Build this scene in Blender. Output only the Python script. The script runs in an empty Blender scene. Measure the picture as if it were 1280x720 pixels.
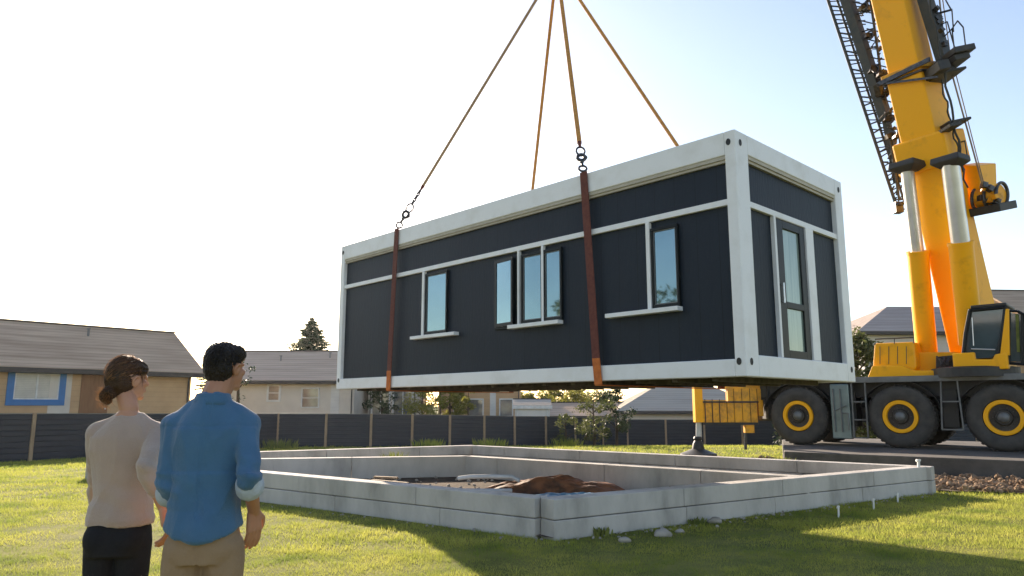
import bpy, math, random
import numpy as np, time
T0=time.time()
from mathutils import Vector, Matrix, noise
R=math.radians
random.seed(7); rng=np.random.default_rng(7)
sc=bpy.context.scene; col=sc.collection
# ------------------------------------------------------------------ camera
F_PX=908.; PITCH=R(9.2); CAMH=1.5
cam=bpy.data.cameras.new('camera'); camo=bpy.data.objects.new('camera',cam); col.objects.link(camo)
cam.sensor_width=36; cam.lens=F_PX/1280*36; cam.clip_end=4000; cam.clip_start=.05
camo.location=(0,0,CAMH); camo.rotation_euler=(R(90)+PITCH,0,0); sc.camera=camo
def ray(u,v):
    x=(u-640)/F_PX; y=(360-v)/F_PX
    return Vector((x, math.cos(PITCH)-y*math.sin(PITCH), math.sin(PITCH)+y*math.cos(PITCH)))
def at(u,v,Y):
    r=ray(u,v); return Vector((0,0,CAMH))+r*(Y/r.y)
# ------------------------------------------------------------------ world
SUN_AZ=22.3; SUN_EL=20.
w=bpy.data.worlds.new('World'); sc.world=w; w.use_nodes=True
nt=w.node_tree; bg=nt.nodes['Background']; sky=nt.nodes.new('ShaderNodeTexSky')
sky.sky_type='NISHITA'; sky.sun_disc=False; sky.sun_elevation=R(SUN_EL); sky.sun_rotation=R(-SUN_AZ)
sky.air_density=1.0; sky.dust_density=.55; sky.ozone_density=1.0
nt.links.new(sky.outputs[0],bg.inputs[0]); bg.inputs[1].default_value=.108
sl=bpy.data.lights.new('sun','SUN'); sl.energy=5; sl.angle=R(.6); sl.color=(1,.9,.74)
so=bpy.data.objects.new('sun',sl); col.objects.link(so)
sd=Vector((-math.sin(R(SUN_AZ))*math.cos(R(SUN_EL)), math.cos(R(SUN_AZ))*math.cos(R(SUN_EL)), math.sin(R(SUN_EL))))
so.rotation_euler=sd.to_track_quat('Z','Y').to_euler(); so.location=(-20,40,30)
sc.view_settings.view_transform='Standard'; sc.view_settings.look='None'; sc.view_settings.exposure=1.35; sc.view_settings.gamma=1
sc.view_settings.use_white_balance=True; sc.view_settings.white_balance_temperature=7100; sc.view_settings.white_balance_tint=16
sc.cycles.max_bounces=6; sc.cycles.transparent_max_bounces=8
# ------------------------------------------------------------------ materials
def mat(name,c1,c2=None,scale=4,rough=.6,metal=0,bump=0,bscale=None,c3=None,stretch=(1,1,1),spec=.5,detail=6,lo=.35,hi=.65,trans=0,coat=0,sheen=0,lines=None):
    m=bpy.data.materials.new(name); m.use_nodes=True; t=m.node_tree; N=t.nodes; L=t.links
    b=N['Principled BSDF']; b.inputs['Roughness'].default_value=rough; b.inputs['Metallic'].default_value=metal
    b.inputs['Specular IOR Level'].default_value=spec
    if coat: b.inputs['Coat Weight'].default_value=coat; b.inputs['Coat Roughness'].default_value=.15
    if sheen: b.inputs['Sheen Weight'].default_value=sheen
    tc=N.new('ShaderNodeTexCoord'); mp=N.new('ShaderNodeMapping'); mp.inputs['Scale'].default_value=stretch
    L.new(tc.outputs['Object'],mp.inputs[0])
    if c2 is None: c2=tuple(x*.8 for x in c1)
    n=N.new('ShaderNodeTexNoise'); n.inputs['Scale'].default_value=scale; n.inputs['Detail'].default_value=detail; n.inputs['Roughness'].default_value=.6
    L.new(mp.outputs[0],n.inputs[0])
    r=N.new('ShaderNodeValToRGB'); r.color_ramp.elements[0].position=lo; r.color_ramp.elements[1].position=hi
    r.color_ramp.elements[0].color=(*c2,1); r.color_ramp.elements[1].color=(*c1,1)
    if c3: e=r.color_ramp.elements.new((lo+hi)/2); e.color=(*c3,1)
    L.new(n.outputs[0],r.inputs[0]); out=r.outputs[0]
    hgt=None
    if lines:   # (axis, period, width, darken)
        ax,per,wd,dk=lines
        sx=N.new('ShaderNodeSeparateXYZ'); L.new(tc.outputs['Object'],sx.inputs[0])
        d=N.new('ShaderNodeMath'); d.operation='DIVIDE'; L.new(sx.outputs[ax],d.inputs[0]); d.inputs[1].default_value=per
        f=N.new('ShaderNodeMath'); f.operation='FRACT'; L.new(d.outputs[0],f.inputs[0])
        g=N.new('ShaderNodeMath'); g.operation='LESS_THAN'; L.new(f.outputs[0],g.inputs[0]); g.inputs[1].default_value=wd/per
        mx=N.new('ShaderNodeMix'); mx.data_type='RGBA'; mx.blend_type='MULTIPLY'; L.new(g.outputs[0],mx.inputs[0]); L.new(out,mx.inputs[6]); mx.inputs[7].default_value=(dk,dk,dk,1)
        out=mx.outputs[2]; hgt=g.outputs[0]
    L.new(out,b.inputs['Base Color'])
    if bump:
        n2=N.new('ShaderNodeTexNoise'); n2.inputs['Scale'].default_value=bscale or scale*4; n2.inputs['Detail'].default_value=5
        L.new(mp.outputs[0],n2.inputs[0])
        bp=N.new('ShaderNodeBump'); bp.inputs['Strength'].default_value=bump; bp.inputs['Distance'].default_value=.02
        h=n2.outputs[0]
        if hgt:
            s=N.new('ShaderNodeMath'); s.operation='SUBTRACT'; L.new(h,s.inputs[0]); L.new(hgt,s.inputs[1]); h=s.outputs[0]
        L.new(h,bp.inputs['Height']); L.new(bp.outputs[0],b.inputs['Normal'])
    # slight roughness variation
    if trans:
        tr=N.new('ShaderNodeBsdfTranslucent'); L.new(out,tr.inputs[0])
        ms=N.new('ShaderNodeMixShader'); ms.inputs[0].default_value=trans
        L.new(b.outputs[0],ms.inputs[1]); L.new(tr.outputs[0],ms.inputs[2]); L.new(ms.outputs[0],N['Material Output'].inputs[0])
    return m
M={}
M['soil']=mat('lawn_soil',(.20,.19,.055),(.10,.11,.03),scale=1.2,rough=1,bump=.5,bscale=25,spec=.1)
M['grass']=mat('grass',(.47,.46,.11),(.19,.25,.05),scale=1.1,rough=.7,trans=.55,spec=.05,c3=(.36,.385,.08),detail=8)
M['weed']=mat('weed',(.26,.28,.08),(.12,.15,.04),scale=3,rough=.8,trans=.35,spec=.2)
M['white']=mat('white_paint',(.79,.79,.795),(.69,.68,.66),scale=2.6,rough=.45,bump=.06,bscale=9,lo=.25,hi=.52,detail=9)
M['panel']=mat('slate_panel',(.013,.021,.033),(.011,.017,.028),scale=1.5,rough=.5,bump=.25,bscale=30,lines=(0,.30,.008,.45),stretch=(1,1,.2),spec=.22)
M['panel_end']=mat('slate_panel_end',(.013,.021,.033),(.011,.017,.028),scale=1.5,rough=.5,bump=.25,bscale=30,lines=(1,.30,.008,.45),stretch=(1,1,.2),spec=.22)
M['beige']=mat('beige_bounce_trim',(.46,.42,.34),(.38,.34,.27),scale=5,rough=.6)  # warm bounce under the top rails put into colour; also the door lintel
M['blackframe']=mat('black_aluminium',(.008,.011,.013),(.006,.008,.009),rough=.4,spec=.25)
M['glass']=mat('coated_glass',(.22,.33,.37),(.18,.28,.32),scale=.8,rough=.03,metal=.9)
M['curtain_glass']=mat('curtained_glass',(.30,.38,.34),(.20,.28,.25),scale=3,rough=.12,metal=.35,stretch=(5,5,.3),coat=.5)
M['floorwood']=mat('underfloor',(.12,.10,.07),(.05,.045,.035),scale=2,rough=.8,stretch=(1,4,1))
M['roofmetal']=mat('roof_metal',(.35,.35,.35),rough=.5)
M['strap']=mat('maroon_strap',(.16,.045,.03),(.11,.03,.022),scale=20,rough=.85,bump=.3,bscale=120)
M['orange']=mat('orange_strap',(.62,.17,.03),(.45,.11,.02),scale=12,rough=.8,bump=.3,bscale=120)
M['rope']=mat('orange_rope',(.66,.30,.07),(.40,.17,.04),scale=30,rough=.8,bump=.6,bscale=90)
M['ropeflare']=mat('flare_paled_rope',(.50,.36,.22),(.33,.22,.12),scale=30,rough=.85,bump=.6,bscale=90,trans=.2)  # left sling: orange rope with the paling of sun flare in its colour
M['steel']=mat('dark_steel',(.10,.10,.10),(.04,.04,.045),scale=12,rough=.4,metal=.7)
M['chrome']=mat('piston_chrome',(.72,.74,.77),(.62,.64,.67),scale=2,rough=.3,metal=.6)
M['yellow']=mat('crane_yellow',(.95,.425,.005),(.68,.285,.008),scale=2.2,rough=.48,lo=.22,hi=.42,detail=10,coat=.12,spec=.3,bump=.04,bscale=5)
M['yellowdirty']=mat('crane_yellow_worn',(.86,.38,.008),(.45,.20,.015),scale=5,rough=.5,lo=.3,hi=.55)
M['black']=mat('chassis_black',(.018,.019,.02),(.03,.028,.025),scale=3,rough=.55)
M['greysteel']=mat('grey_steel',(.17,.18,.18),(.12,.12,.12),scale=3,rough=.5,metal=.3)
M['tank']=mat('tank_metal',(.20,.27,.28),(.13,.18,.19),scale=2,rough=.35,metal=.4)
M['tyre']=mat('tyre_rubber',(.050,.047,.045),(.080,.074,.066),scale=4,rough=.85,bump=.2,bscale=30,spec=.3)
M['rim']=mat('rim_black',(.02,.02,.02),(.035,.033,.03),scale=8,rough=.5)
M['cabglass']=mat('cab_glass',(.045,.075,.085),(.03,.055,.06),scale=2,rough=.06,spec=.8,coat=1)
M['lattice']=mat('lattice_steel',(.035,.045,.05),(.06,.06,.055),scale=6,rough=.55,metal=.3)
M['concrete']=mat('foundation_concrete',(.54,.51,.475),(.27,.255,.235),scale=1.9,rough=.9,bump=.8,bscale=18,c3=(.45,.425,.395),lo=.25,hi=.72,detail=10,spec=.25,stretch=(1,1,.4))
M['slab']=mat('road_slab',(.11,.10,.09),(.06,.055,.05),scale=1.5,rough=.9,bump=.4,bscale=20)
M['dirt']=mat('brown_soil',(.13,.10,.075),(.06,.048,.038),scale=3,rough=1,bump=.6,bscale=25,spec=.1)
M['clod']=mat('soil_clod',(.34,.24,.16),(.15,.095,.06),scale=6,rough=1,bump=.4,spec=.1)
M['stone']=mat('stone',(.42,.38,.33),(.28,.25,.21),scale=5,rough=.9,bump=.4)
M['fencepanel']=mat('fence_panel',(.014,.019,.031),(.019,.025,.038),scale=1.2,rough=.6,stretch=(1,1,4))
M['postwood']=mat('post_wood',(.36,.26,.17),(.24,.17,.11),scale=5,rough=.85,stretch=(4,4,.5))
M['tanwall']=mat('tan_siding',(.56,.36,.20),(.49,.31,.17),scale=1.5,rough=.85,bump=.2,bscale=30,lines=(2,.22,.012,.75))
M['beigewall']=mat('beige_stucco',(.64,.58,.50),(.57,.51,.44),scale=1.2,rough=.9,bump=.2,bscale=40)
M['whitewall']=mat('white_siding',(.66,.64,.60),(.58,.56,.53),scale=1.2,rough=.85,lines=(2,.2,.01,.8))
M['browndoor']=mat('brown_door',(.25,.115,.045),(.19,.08,.03),scale=3,rough=.6,stretch=(4,4,.5))
M['bluetrim']=mat('blue_trim',(.02,.17,.42),(.016,.14,.36),rough=.5)
M['whitetrim']=mat('white_trim',(.7,.7,.68),rough=.5)
M['darktrim']=mat('dark_fascia',(.035,.03,.028),(.05,.045,.04),rough=.6)
M['houseglass']=mat('house_glass',(.22,.24,.24),(.10,.11,.12),scale=1.5,rough=.08,spec=.9,metal=.3)
M['blind']=mat('window_blind',(.48,.47,.43),(.36,.35,.33),scale=2,rough=.3,lines=(2,.07,.012,.7),coat=.6)
def roofmat(name,a,b,c):
    m=mat(name,a,b,scale=1.6,rough=.9,bump=.5,bscale=22,c3=c,lo=.25,hi=.75,stretch=(.18,1,2.6),lines=(2,.14,.02,.72),spec=.0)
    return m
M['roofA']=roofmat('roof_grey_brown',(.62,.46,.33),(.34,.24,.17),(.48,.355,.26))
M['roofB']=roofmat('roof_brown',(.64,.49,.38),(.44,.33,.25),(.54,.41,.315))
M['roofC']=roofmat('roof_pale',(.52,.47,.40),(.38,.33,.28),(.46,.41,.35))
M['roofD']=roofmat('roof_slate',(.50,.43,.38),(.34,.285,.255),(.42,.355,.32))
M['bark']=mat('bark',(.10,.07,.045),(.05,.035,.024),scale=6,rough=.95,bump=.8,bscale=20,stretch=(1,1,.3))
def leafmat(name,a,b,t=.35): return mat(name,a,b,scale=2.0,rough=.55,trans=t,spec=.3,lo=.3,hi=.7)
M['leafpine']=leafmat('pine_needles',(.13,.17,.10),(.06,.09,.055),.4)
M['leafdark']=leafmat('leaf_dark',(.05,.075,.03),(.022,.04,.018),.25)
M['leafgold']=leafmat('leaf_yellow_green',(.30,.27,.05),(.14,.16,.03),.5)
M['leafmid']=leafmat('leaf_olive',(.15,.16,.05),(.07,.09,.03),.4)
M['skin']=mat('skin',(.52,.27,.17),(.46,.23,.14),scale=9,rough=.5,spec=.4)
M['skinm']=mat('skin_tanned',(.42,.20,.12),(.36,.17,.10),scale=9,rough=.5,spec=.4)
for k in ('skin','skinm'):
    b=M[k].node_tree.nodes['Principled BSDF']; b.inputs['Subsurface Weight'].default_value=.25; b.inputs['Subsurface Radius'].default_value=(.02,.008,.004); b.inputs['Subsurface Scale'].default_value=.5
M['hairw']=mat('hair_dark_brown',(.075,.034,.015),(.030,.015,.007),scale=14,rough=.5,stretch=(1,1,.2),bump=.5,bscale=60,spec=.3)
M['strand']=mat('hair_rim_glow_strands',(.34,.17,.07),(.15,.07,.03),scale=10,rough=.5,trans=.5)  # paler than the hair itself, rim glow put into the strand colour
M['hairm']=mat('hair_near_black',(.018,.012,.009),(.010,.007,.005),scale=14,rough=.45,bump=.7,bscale=90,spec=.25)
M['knit']=mat('taupe_knit',(.43,.315,.255),(.375,.275,.22),scale=3,rough=.95,bump=.35,bscale=130,sheen=.45,trans=.06)
M['denim']=mat('blue_shirt',(.042,.135,.25),(.034,.112,.215),scale=4,rough=.85,bump=.25,bscale=150,sheen=.25,trans=.05)
M['cuff']=mat('pale_blue_cuff',(.40,.46,.53),(.33,.39,.47),scale=8,rough=.85,bump=.3,bscale=150)
M['khaki']=mat('khaki_cloth',(.29,.195,.12),(.25,.165,.10),scale=4,rough=.9,bump=.25,bscale=150)
M['blackcloth']=mat('black_cloth',(.010,.010,.013),(.016,.016,.019),scale=4,rough=.85,bump=.2,bscale=100,spec=.25)
M['shoe']=mat('leather',(.08,.05,.03),rough=.5)
M['eye']=mat('eye_white',(.7,.68,.65),rough=.2)
M['tarp']=mat('rusty_brown_tarpaulin',(.24,.09,.035),(.035,.018,.012),scale=4,rough=.75,bump=.5,bscale=9,lo=.3,hi=.6)
M['bluesheet']=mat('blue_plastic_sheet',(.16,.32,.46),(.11,.24,.36),scale=2,rough=.3,bump=.5,bscale=6)
M['pvc']=mat('pale_pipe',(.55,.56,.56),(.42,.43,.43),rough=.45)
M['timber']=mat('timber',(.34,.24,.15),(.2,.135,.08),scale=5,rough=.85,stretch=(.4,4,4))
# ------------------------------------------------------------------ builder
def tagp(o,label=None,cat=None,group=None,kind=None):
    if label: o['label']=label
    if cat: o['category']=cat
    if group: o['group']=group
    if kind: o['kind']=kind
    return o
class MB:
    def __init__(s): s.v=[]; s.f=[]
    def add(s,vs,fs):
        b=len(s.v); s.v+=[tuple(v) for v in vs]; s.f+=[tuple(i+b for i in f) for f in fs]; return s
    def box(s,c,d,M_=None):
        vs=[Vector((x*d[0]/2,y*d[1]/2,z*d[2]/2)) for x in(-1,1) for y in(-1,1) for z in(-1,1)]
        if M_ is not None: vs=[M_@v for v in vs]
        c=Vector(c); vs=[v+c for v in vs]
        return s.add(vs,[(0,1,3,2),(4,6,7,5),(0,4,5,1),(2,3,7,6),(0,2,6,4),(1,5,7,3)])
    def b2(s,a,b): # box by extents
        return s.box([(x+y)/2 for x,y in zip(a,b)],[abs(y-x) for x,y in zip(a,b)])
    def loft(s,rings,caps=True,closed=True):
        n=len(rings[0]); vs=[p for r in rings for p in r]; fs=[]
        for i in range(len(rings)-1):
            for j in range(n if closed else n-1):
                k=(j+1)%n; fs.append((i*n+j,i*n+k,(i+1)*n+k,(i+1)*n+j))
        if caps: fs.append(tuple(range(n-1,-1,-1))); fs.append(tuple((len(rings)-1)*n+j for j in range(n)))
        return s.add(vs,fs)
    def tube(s,pts,r,n=10,caps=True):
        pts=[Vector(p) for p in pts]; rr=r if isinstance(r,(list,tuple)) else [r]*len(pts)
        rings=[]; up=None
        for i,p in enumerate(pts):
            d=(pts[min(i+1,len(pts)-1)]-pts[max(i-1,0)]).normalized()
            if up is None: up=Vector((0,0,1)) if abs(d.z)<.9 else Vector((1,0,0))
            a=(up-d*up.dot(d)); a=a.normalized() if a.length>1e-6 else d.orthogonal().normalized(); up=a
            b=d.cross(a)
            rings.append([p+(a*math.cos(2*math.pi*j/n)+b*math.sin(2*math.pi*j/n))*rr[i] for j in range(n)])
        return s.loft(rings,caps)
    def beam(s,p,q,A,B,a,b,a2=None,b2=None):  # rectangular beam, half sizes along vectors A,B
        p=Vector(p);q=Vector(q);a2=a if a2 is None else a2;b2=b if b2 is None else b2
        def r(c,x,y): return [c+A*x*i+B*y*j for i,j in((-1,-1),(1,-1),(1,1),(-1,1))]
        return s.loft([r(p,a,b),r(q,a2,b2)])
    def ell(s,c,r,n=16,m=10,rot=None):
        c=Vector(c); r=r if isinstance(r,(tuple,list)) else (r,r,r); vs=[];fs=[]
        for i in range(1,m):
            t=math.pi*i/m
            for j in range(n):
                p=2*math.pi*j/n; v=Vector((r[0]*math.sin(t)*math.cos(p),r[1]*math.sin(t)*math.sin(p),r[2]*math.cos(t)))
                vs.append(c+(rot@v if rot else v))
        top=Vector((0,0,r[2])); vs.append(c+(rot@top if rot else top)); vs.append(c-(rot@top if rot else top))
        for i in range(m-2):
            for j in range(n): fs.append((i*n+j,(i+1)*n+j,(i+1)*n+(j+1)%n,i*n+(j+1)%n))
        T=len(vs)-2
        for j in range(n): fs.append((T,j,(j+1)%n)); fs.append((T+1,(m-2)*n+(j+1)%n,(m-2)*n+j))
        return s.add(vs,fs)
    def torus(s,c,X,Y,Rr,r,n=24,m=8,ell=1.0):
        c=Vector(c);X=Vector(X).normalized();Y=Vector(Y).normalized();Z=X.cross(Y);vs=[];fs=[]
        for i in range(n):
            t=2*math.pi*i/n; d=X*math.cos(t)+Y*math.sin(t); o=c+X*math.cos(t)*Rr+Y*math.sin(t)*Rr*ell
            for j in range(m):
                p=2*math.pi*j/m; vs.append(o+d*math.cos(p)*r+Z*math.sin(p)*r)
        for i in range(n):
            for j in range(m): fs.append((i*m+j,((i+1)%n)*m+j,((i+1)%n)*m+(j+1)%m,i*m+(j+1)%m))
        return s.add(vs,fs)
    def lathe(s,prof,c,ax,n=36):   # prof: (r, h) along axis
        c=Vector(c);ax=Vector(ax).normalized();a=ax.orthogonal().normalized();b=ax.cross(a)
        rings=[[c+ax*h+(a*math.cos(2*math.pi*j/n)+b*math.sin(2*math.pi*j/n))*max(r,1e-4) for j in range(n)] for r,h in prof]
        return s.loft(rings)
    def caps(s,pts,rs,n=12):    # capsule chain, closed pieces (for remesh)
        pts=[Vector(p) for p in pts]
        for p,r in zip(pts,rs): s.ell(p,r,n,8)
        for i in range(len(pts)-1):
            if (pts[i+1]-pts[i]).length>1e-5: s.tube([pts[i],pts[i+1]],[rs[i],rs[i+1]],n)
        return s
    def mesh(s,name,inv=None):
        me=bpy.data.meshes.new(name)
        vs=s.v if inv is None else [tuple(inv@Vector(v)) for v in s.v]
        me.from_pydata(vs,[],s.f); me.update(); return me
    def build(s,name,m,parent=None,world=False,smooth=False,bevel=0,**k):
        inv=None
        if parent is not None and world: inv=wm(parent).inverted()
        me=s.mesh(name,inv); me.materials.append(M[m] if isinstance(m,str) else m)
        import bmesh
        bm=bmesh.new(); bm.from_mesh(me); bmesh.ops.recalc_face_normals(bm,faces=bm.faces); bm.to_mesh(me); bm.free()
        if smooth:
            me.polygons.foreach_set('use_smooth',[True]*len(me.polygons))
            me.set_sharp_from_angle(angle=R(42)) if hasattr(me,'set_sharp_from_angle') else None
        o=bpy.data.objects.new(name,me); col.objects.link(o)
        if parent is not None: o.parent=parent
        if bevel:
            bv=o.modifiers.new('bevel','BEVEL'); bv.width=bevel; bv.segments=2; bv.limit_method='ANGLE'; bv.angle_limit=R(40)
        return tagp(o,**k)
def wm(o):
    m=Matrix.LocRotScale(o.location,o.rotation_euler,o.scale)
    return wm(o.parent)@m if o.parent else m
def empty(name,loc,label,cat,group=None,rz=0):
    o=bpy.data.objects.new(name,None); col.objects.link(o); o.location=loc; o.rotation_euler=(0,0,rz); o.empty_display_size=.3
    return tagp(o,label,cat,group)
def dup(root):
    r=root.copy(); col.objects.link(r)
    for ch in root.children:
        c=ch.copy(); col.objects.link(c); c.parent=r
        for g in ch.children:
            d=g.copy(); col.objects.link(d); d.parent=c
    return r
# ------------------------------------------------------------------ terrain
TP=[(-1e4,0),(15,0),(23,-.2),(33,-.33),(37,-.5),(42,-.8),(60,-1.0),(1e5,-1.0)]
def tz(x,y):
    for (a,za),(b,zb) in zip(TP,TP[1:]):
        if y<=b: t=(y-a)/(b-a); break
    z=za+(zb-za)*t
    d=max(0,1-math.hypot(x,y)/60)
    return z+noise.noise(Vector((x*.35,y*.35,0)))*.025*d
xs=sorted(set([-1500,-700,-300,-150,-90,-60]+[i*1.0 for i in range(-45,46)]+[60,90,150,300,700,1500]))
ys=sorted(set([-300,-100,-50,-20,-10]+[i*.8 for i in range(-8,62)]+[55,65,80,110,160,250,400,800,2000]))
b=MB(); b.v=[(x,y,tz(x,y)) for y in ys for x in xs]; nx=len(xs)
b.f=[(j*nx+i,j*nx+i+1,(j+1)*nx+i+1,(j+1)*nx+i) for j in range(len(ys)-1) for i in range(nx-1)]
b.build('ground','soil',smooth=True,kind='structure')
# foundation plan
FN=Vector((.47,8.5));FR=Vector((7.42,13.1));FK=Vector((-1.09,20.1));FL=Vector((-8.95,15.65))
def inpoly(x,y,P):
    c=np.zeros_like(x,bool); n=len(P)
    for i in range(n):
        x1,y1=P[i];x2,y2=P[(i+1)%n]
        c^=((y1>y)!=(y2>y))&(x<(x2-x1)*(y-y1)/(y2-y1+1e-12)+x1)
    return c
FQ=[tuple(FN),tuple(FR),tuple(FK),tuple(FL)]
SLAB=[(6.5,17.75),(8.7,23.9),(10.5,26),(22,15.5),(18.5,8.0)]
RUB=[(7.5,13.2),(7.9,15.7),(8.6,16.2),(19,8.0),(18,6.6),(10.2,12.6)]
# grass blades as one mesh
def grass():
    V=[];cnt=0
    for (y0,y1,dens,h,wd) in ((5.2,8,6500,.026,.0065),(8,12,3000,.030,.010),(12,18,1100,.036,.016),(18,27,380,.045,.028),(27,42,120,.06,.05)):
        xm=y1*.80+1.5; n=int((y1-y0)*2*xm*dens)
        x=rng.uniform(-xm,xm,n); y=rng.uniform(y0,y1,n)
        ok=(np.abs(x)<y*.76+1.0)&~inpoly(x,y,FQ)&~inpoly(x,y,SLAB)&~inpoly(x,y,RUB)
        # patchy: clumps
        pn=np.sin(x*3.1+np.sin(y*2.3)*1.7)*np.sin(y*3.7+np.sin(x*1.9)*1.3)
        pn3=np.sin(x*9+np.sin(y*5)*2.3)*np.sin(y*13+np.sin(x*7)*2)
        pn2=np.sin(x*.9+np.sin(y*.7)*2)*np.sin(y*1.1+1.3)
        ok&=rng.uniform(0,1,n)<(.80+.2*pn)
        x=x[ok];y=y[ok];pn=pn[ok];pn2=pn2[ok];pn3=pn3[ok];n=len(x)
        z=np.interp(y,[p[0] for p in TP],[p[1] for p in TP])-.02
        hh=h*rng.uniform(.45,1.25,n)*(1+.30*pn+.2*pn2+.75*np.clip(pn3,-.3,1)*(rng.uniform(0,1,n)<.7))+.02; th=rng.uniform(0,2*np.pi,n)
        ww=wd*rng.uniform(.6,1.3,n); lean=hh*rng.uniform(.1,1.0,n); la=rng.uniform(0,2*np.pi,n)
        a=np.stack([x-np.cos(th)*ww/2,y-np.sin(th)*ww/2,z],1); b_=np.stack([x+np.cos(th)*ww/2,y+np.sin(th)*ww/2,z],1)
        c=np.stack([x+np.cos(la)*lean,y+np.sin(la)*lean,z+hh],1)
        V.append(np.stack([a,b_,c],1).reshape(-1,3)); cnt+=n
    V=np.concatenate(V).astype(np.float32)
    me=bpy.data.meshes.new('grass'); me.vertices.add(cnt*3); me.vertices.foreach_set('co',V.ravel())
    me.loops.add(cnt*3); me.loops.foreach_set('vertex_index',np.arange(cnt*3,dtype=np.int32))
    me.polygons.add(cnt); me.polygons.foreach_set('loop_start',np.arange(0,cnt*3,3,dtype=np.int32)); me.update(calc_edges=True)
    me.materials.append(M['grass']); o=bpy.data.objects.new('grass',me); col.objects.link(o)
    tagp(o,'short yellow-green lawn grass around the concrete foundation','grass',kind='stuff'); print('blades',cnt)
# ------------------------------------------------------------------ people
def remesh(mb,name,m,vox,parent=None,smooth=2,disp=None,inv=None):
    me=mb.mesh(name); o=bpy.data.objects.new(name,me); col.objects.link(o)
    r=o.modifiers.new('r','REMESH'); r.mode='VOXEL'; r.voxel_size=vox; r.use_smooth_shade=True
    if smooth: s=o.modifiers.new('s','SMOOTH'); s.iterations=smooth; s.factor=.5
    dg=bpy.context.evaluated_depsgraph_get(); me2=bpy.data.meshes.new_from_object(o.evaluated_get(dg)); bpy.data.objects.remove(o)
    if disp:
        nv=len(me2.vertices); 
        no=np.zeros(nv*3,np.float32); me2.vertices.foreach_get('normal',no); no=no.reshape(-1,3)
        co=np.zeros(nv*3,np.float32); me2.vertices.foreach_get('co',co); co=co.reshape(-1,3)
        dd=np.array([disp(Vector(c)) for c in co.tolist()],np.float32); me2.vertices.foreach_set('co',(co+no*dd[:,None]).ravel())
        me2.update()
    me2.name=name; me2.materials.clear(); me2.materials.append(M[m]); me2.polygons.foreach_set('use_smooth',[True]*len(me2.polygons))
    ob_=bpy.data.objects.new(name,me2); col.objects.link(ob_)
    if parent is not None: ob_.parent=parent
    return ob_
def ering(z,cx,cy,rx,ry,n=28,p=2.3,zf=None,rot=0):
    out=[]
    for j in range(n):
        t=2*math.pi*j/n; c,s=math.cos(t),math.sin(t)
        x=rx*abs(c)**(2/p)*(1 if c>=0 else -1); y=ry*abs(s)**(2/p)*(1 if s>=0 else -1)
        X=x*math.cos(rot)-y*math.sin(rot);Y=x*math.sin(rot)+y*math.cos(rot)
        out.append((cx+X,cy+Y,z+(zf(x/rx,y/ry) if zf else 0)))
    return out
def ik(a,b_,l1,l2,pole):
    a=Vector(a);b_=Vector(b_);d=b_-a;L=min(d.length,(l1+l2)*.999);d.normalize(); x=(l1*l1-l2*l2+L*L)/(2*L); h=math.sqrt(max(0,l1*l1-x*x))
    p=Vector(pole); p=(p-d*p.dot(d)).normalized(); return a+d*x+p*h, a+d*L
def hand(mb,wr,d,palm,side,curl=.5,sz=1.,thumb=None):
    """wr wrist, d finger direction, palm = palm normal, side = thumb-side vector"""
    d=Vector(d).normalized(); palm=Vector(palm); palm=(palm-d*palm.dot(d)).normalized(); side=d.cross(palm); 
    if thumb is not None and side.dot(Vector(thumb))<0: side=-side
    wr=Vector(wr); k=sz
    # palm
    for s_ in (-.028,-.010,.010,.027):
        mb.caps([wr+d*.012*k+side*s_*.7*k,wr+d*.085*k+side*s_*k],[.0155*k,.0125*k],10)
    L=(.088,.098,.092,.072)
    for i,s_ in enumerate((.030,.010,-.010,-.029)):
        p=wr+d*.088*k+side*s_*k; l=L[i]*k; a=0; pts=[p]; cur=d.copy()
        for q,fr_ in enumerate((.45,.30,.25)):
            a=curl*(.55+.5*q+.12*i); cur=(d*math.cos(a*1.0)+palm*math.sin(a*1.0)).normalized(); p=p+cur*l*fr_; pts.append(p)
        mb.caps(pts,[.0098*k,.0092*k,.0086*k,.0074*k],8)
    t0=wr+d*.022*k+side*.026*k; t1=t0+(d*.6+side*.75+palm*.25).normalized()*.036*k; t2=t1+(d*.9+side*.25+palm*.35).normalized()*.032*k; t3=t2+(d*.95+palm*.45).normalized()*.024*k
    mb.caps([t0,t1,t2,t3],[.015*k,.0125*k,.0105*k,.0085*k],8)
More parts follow.
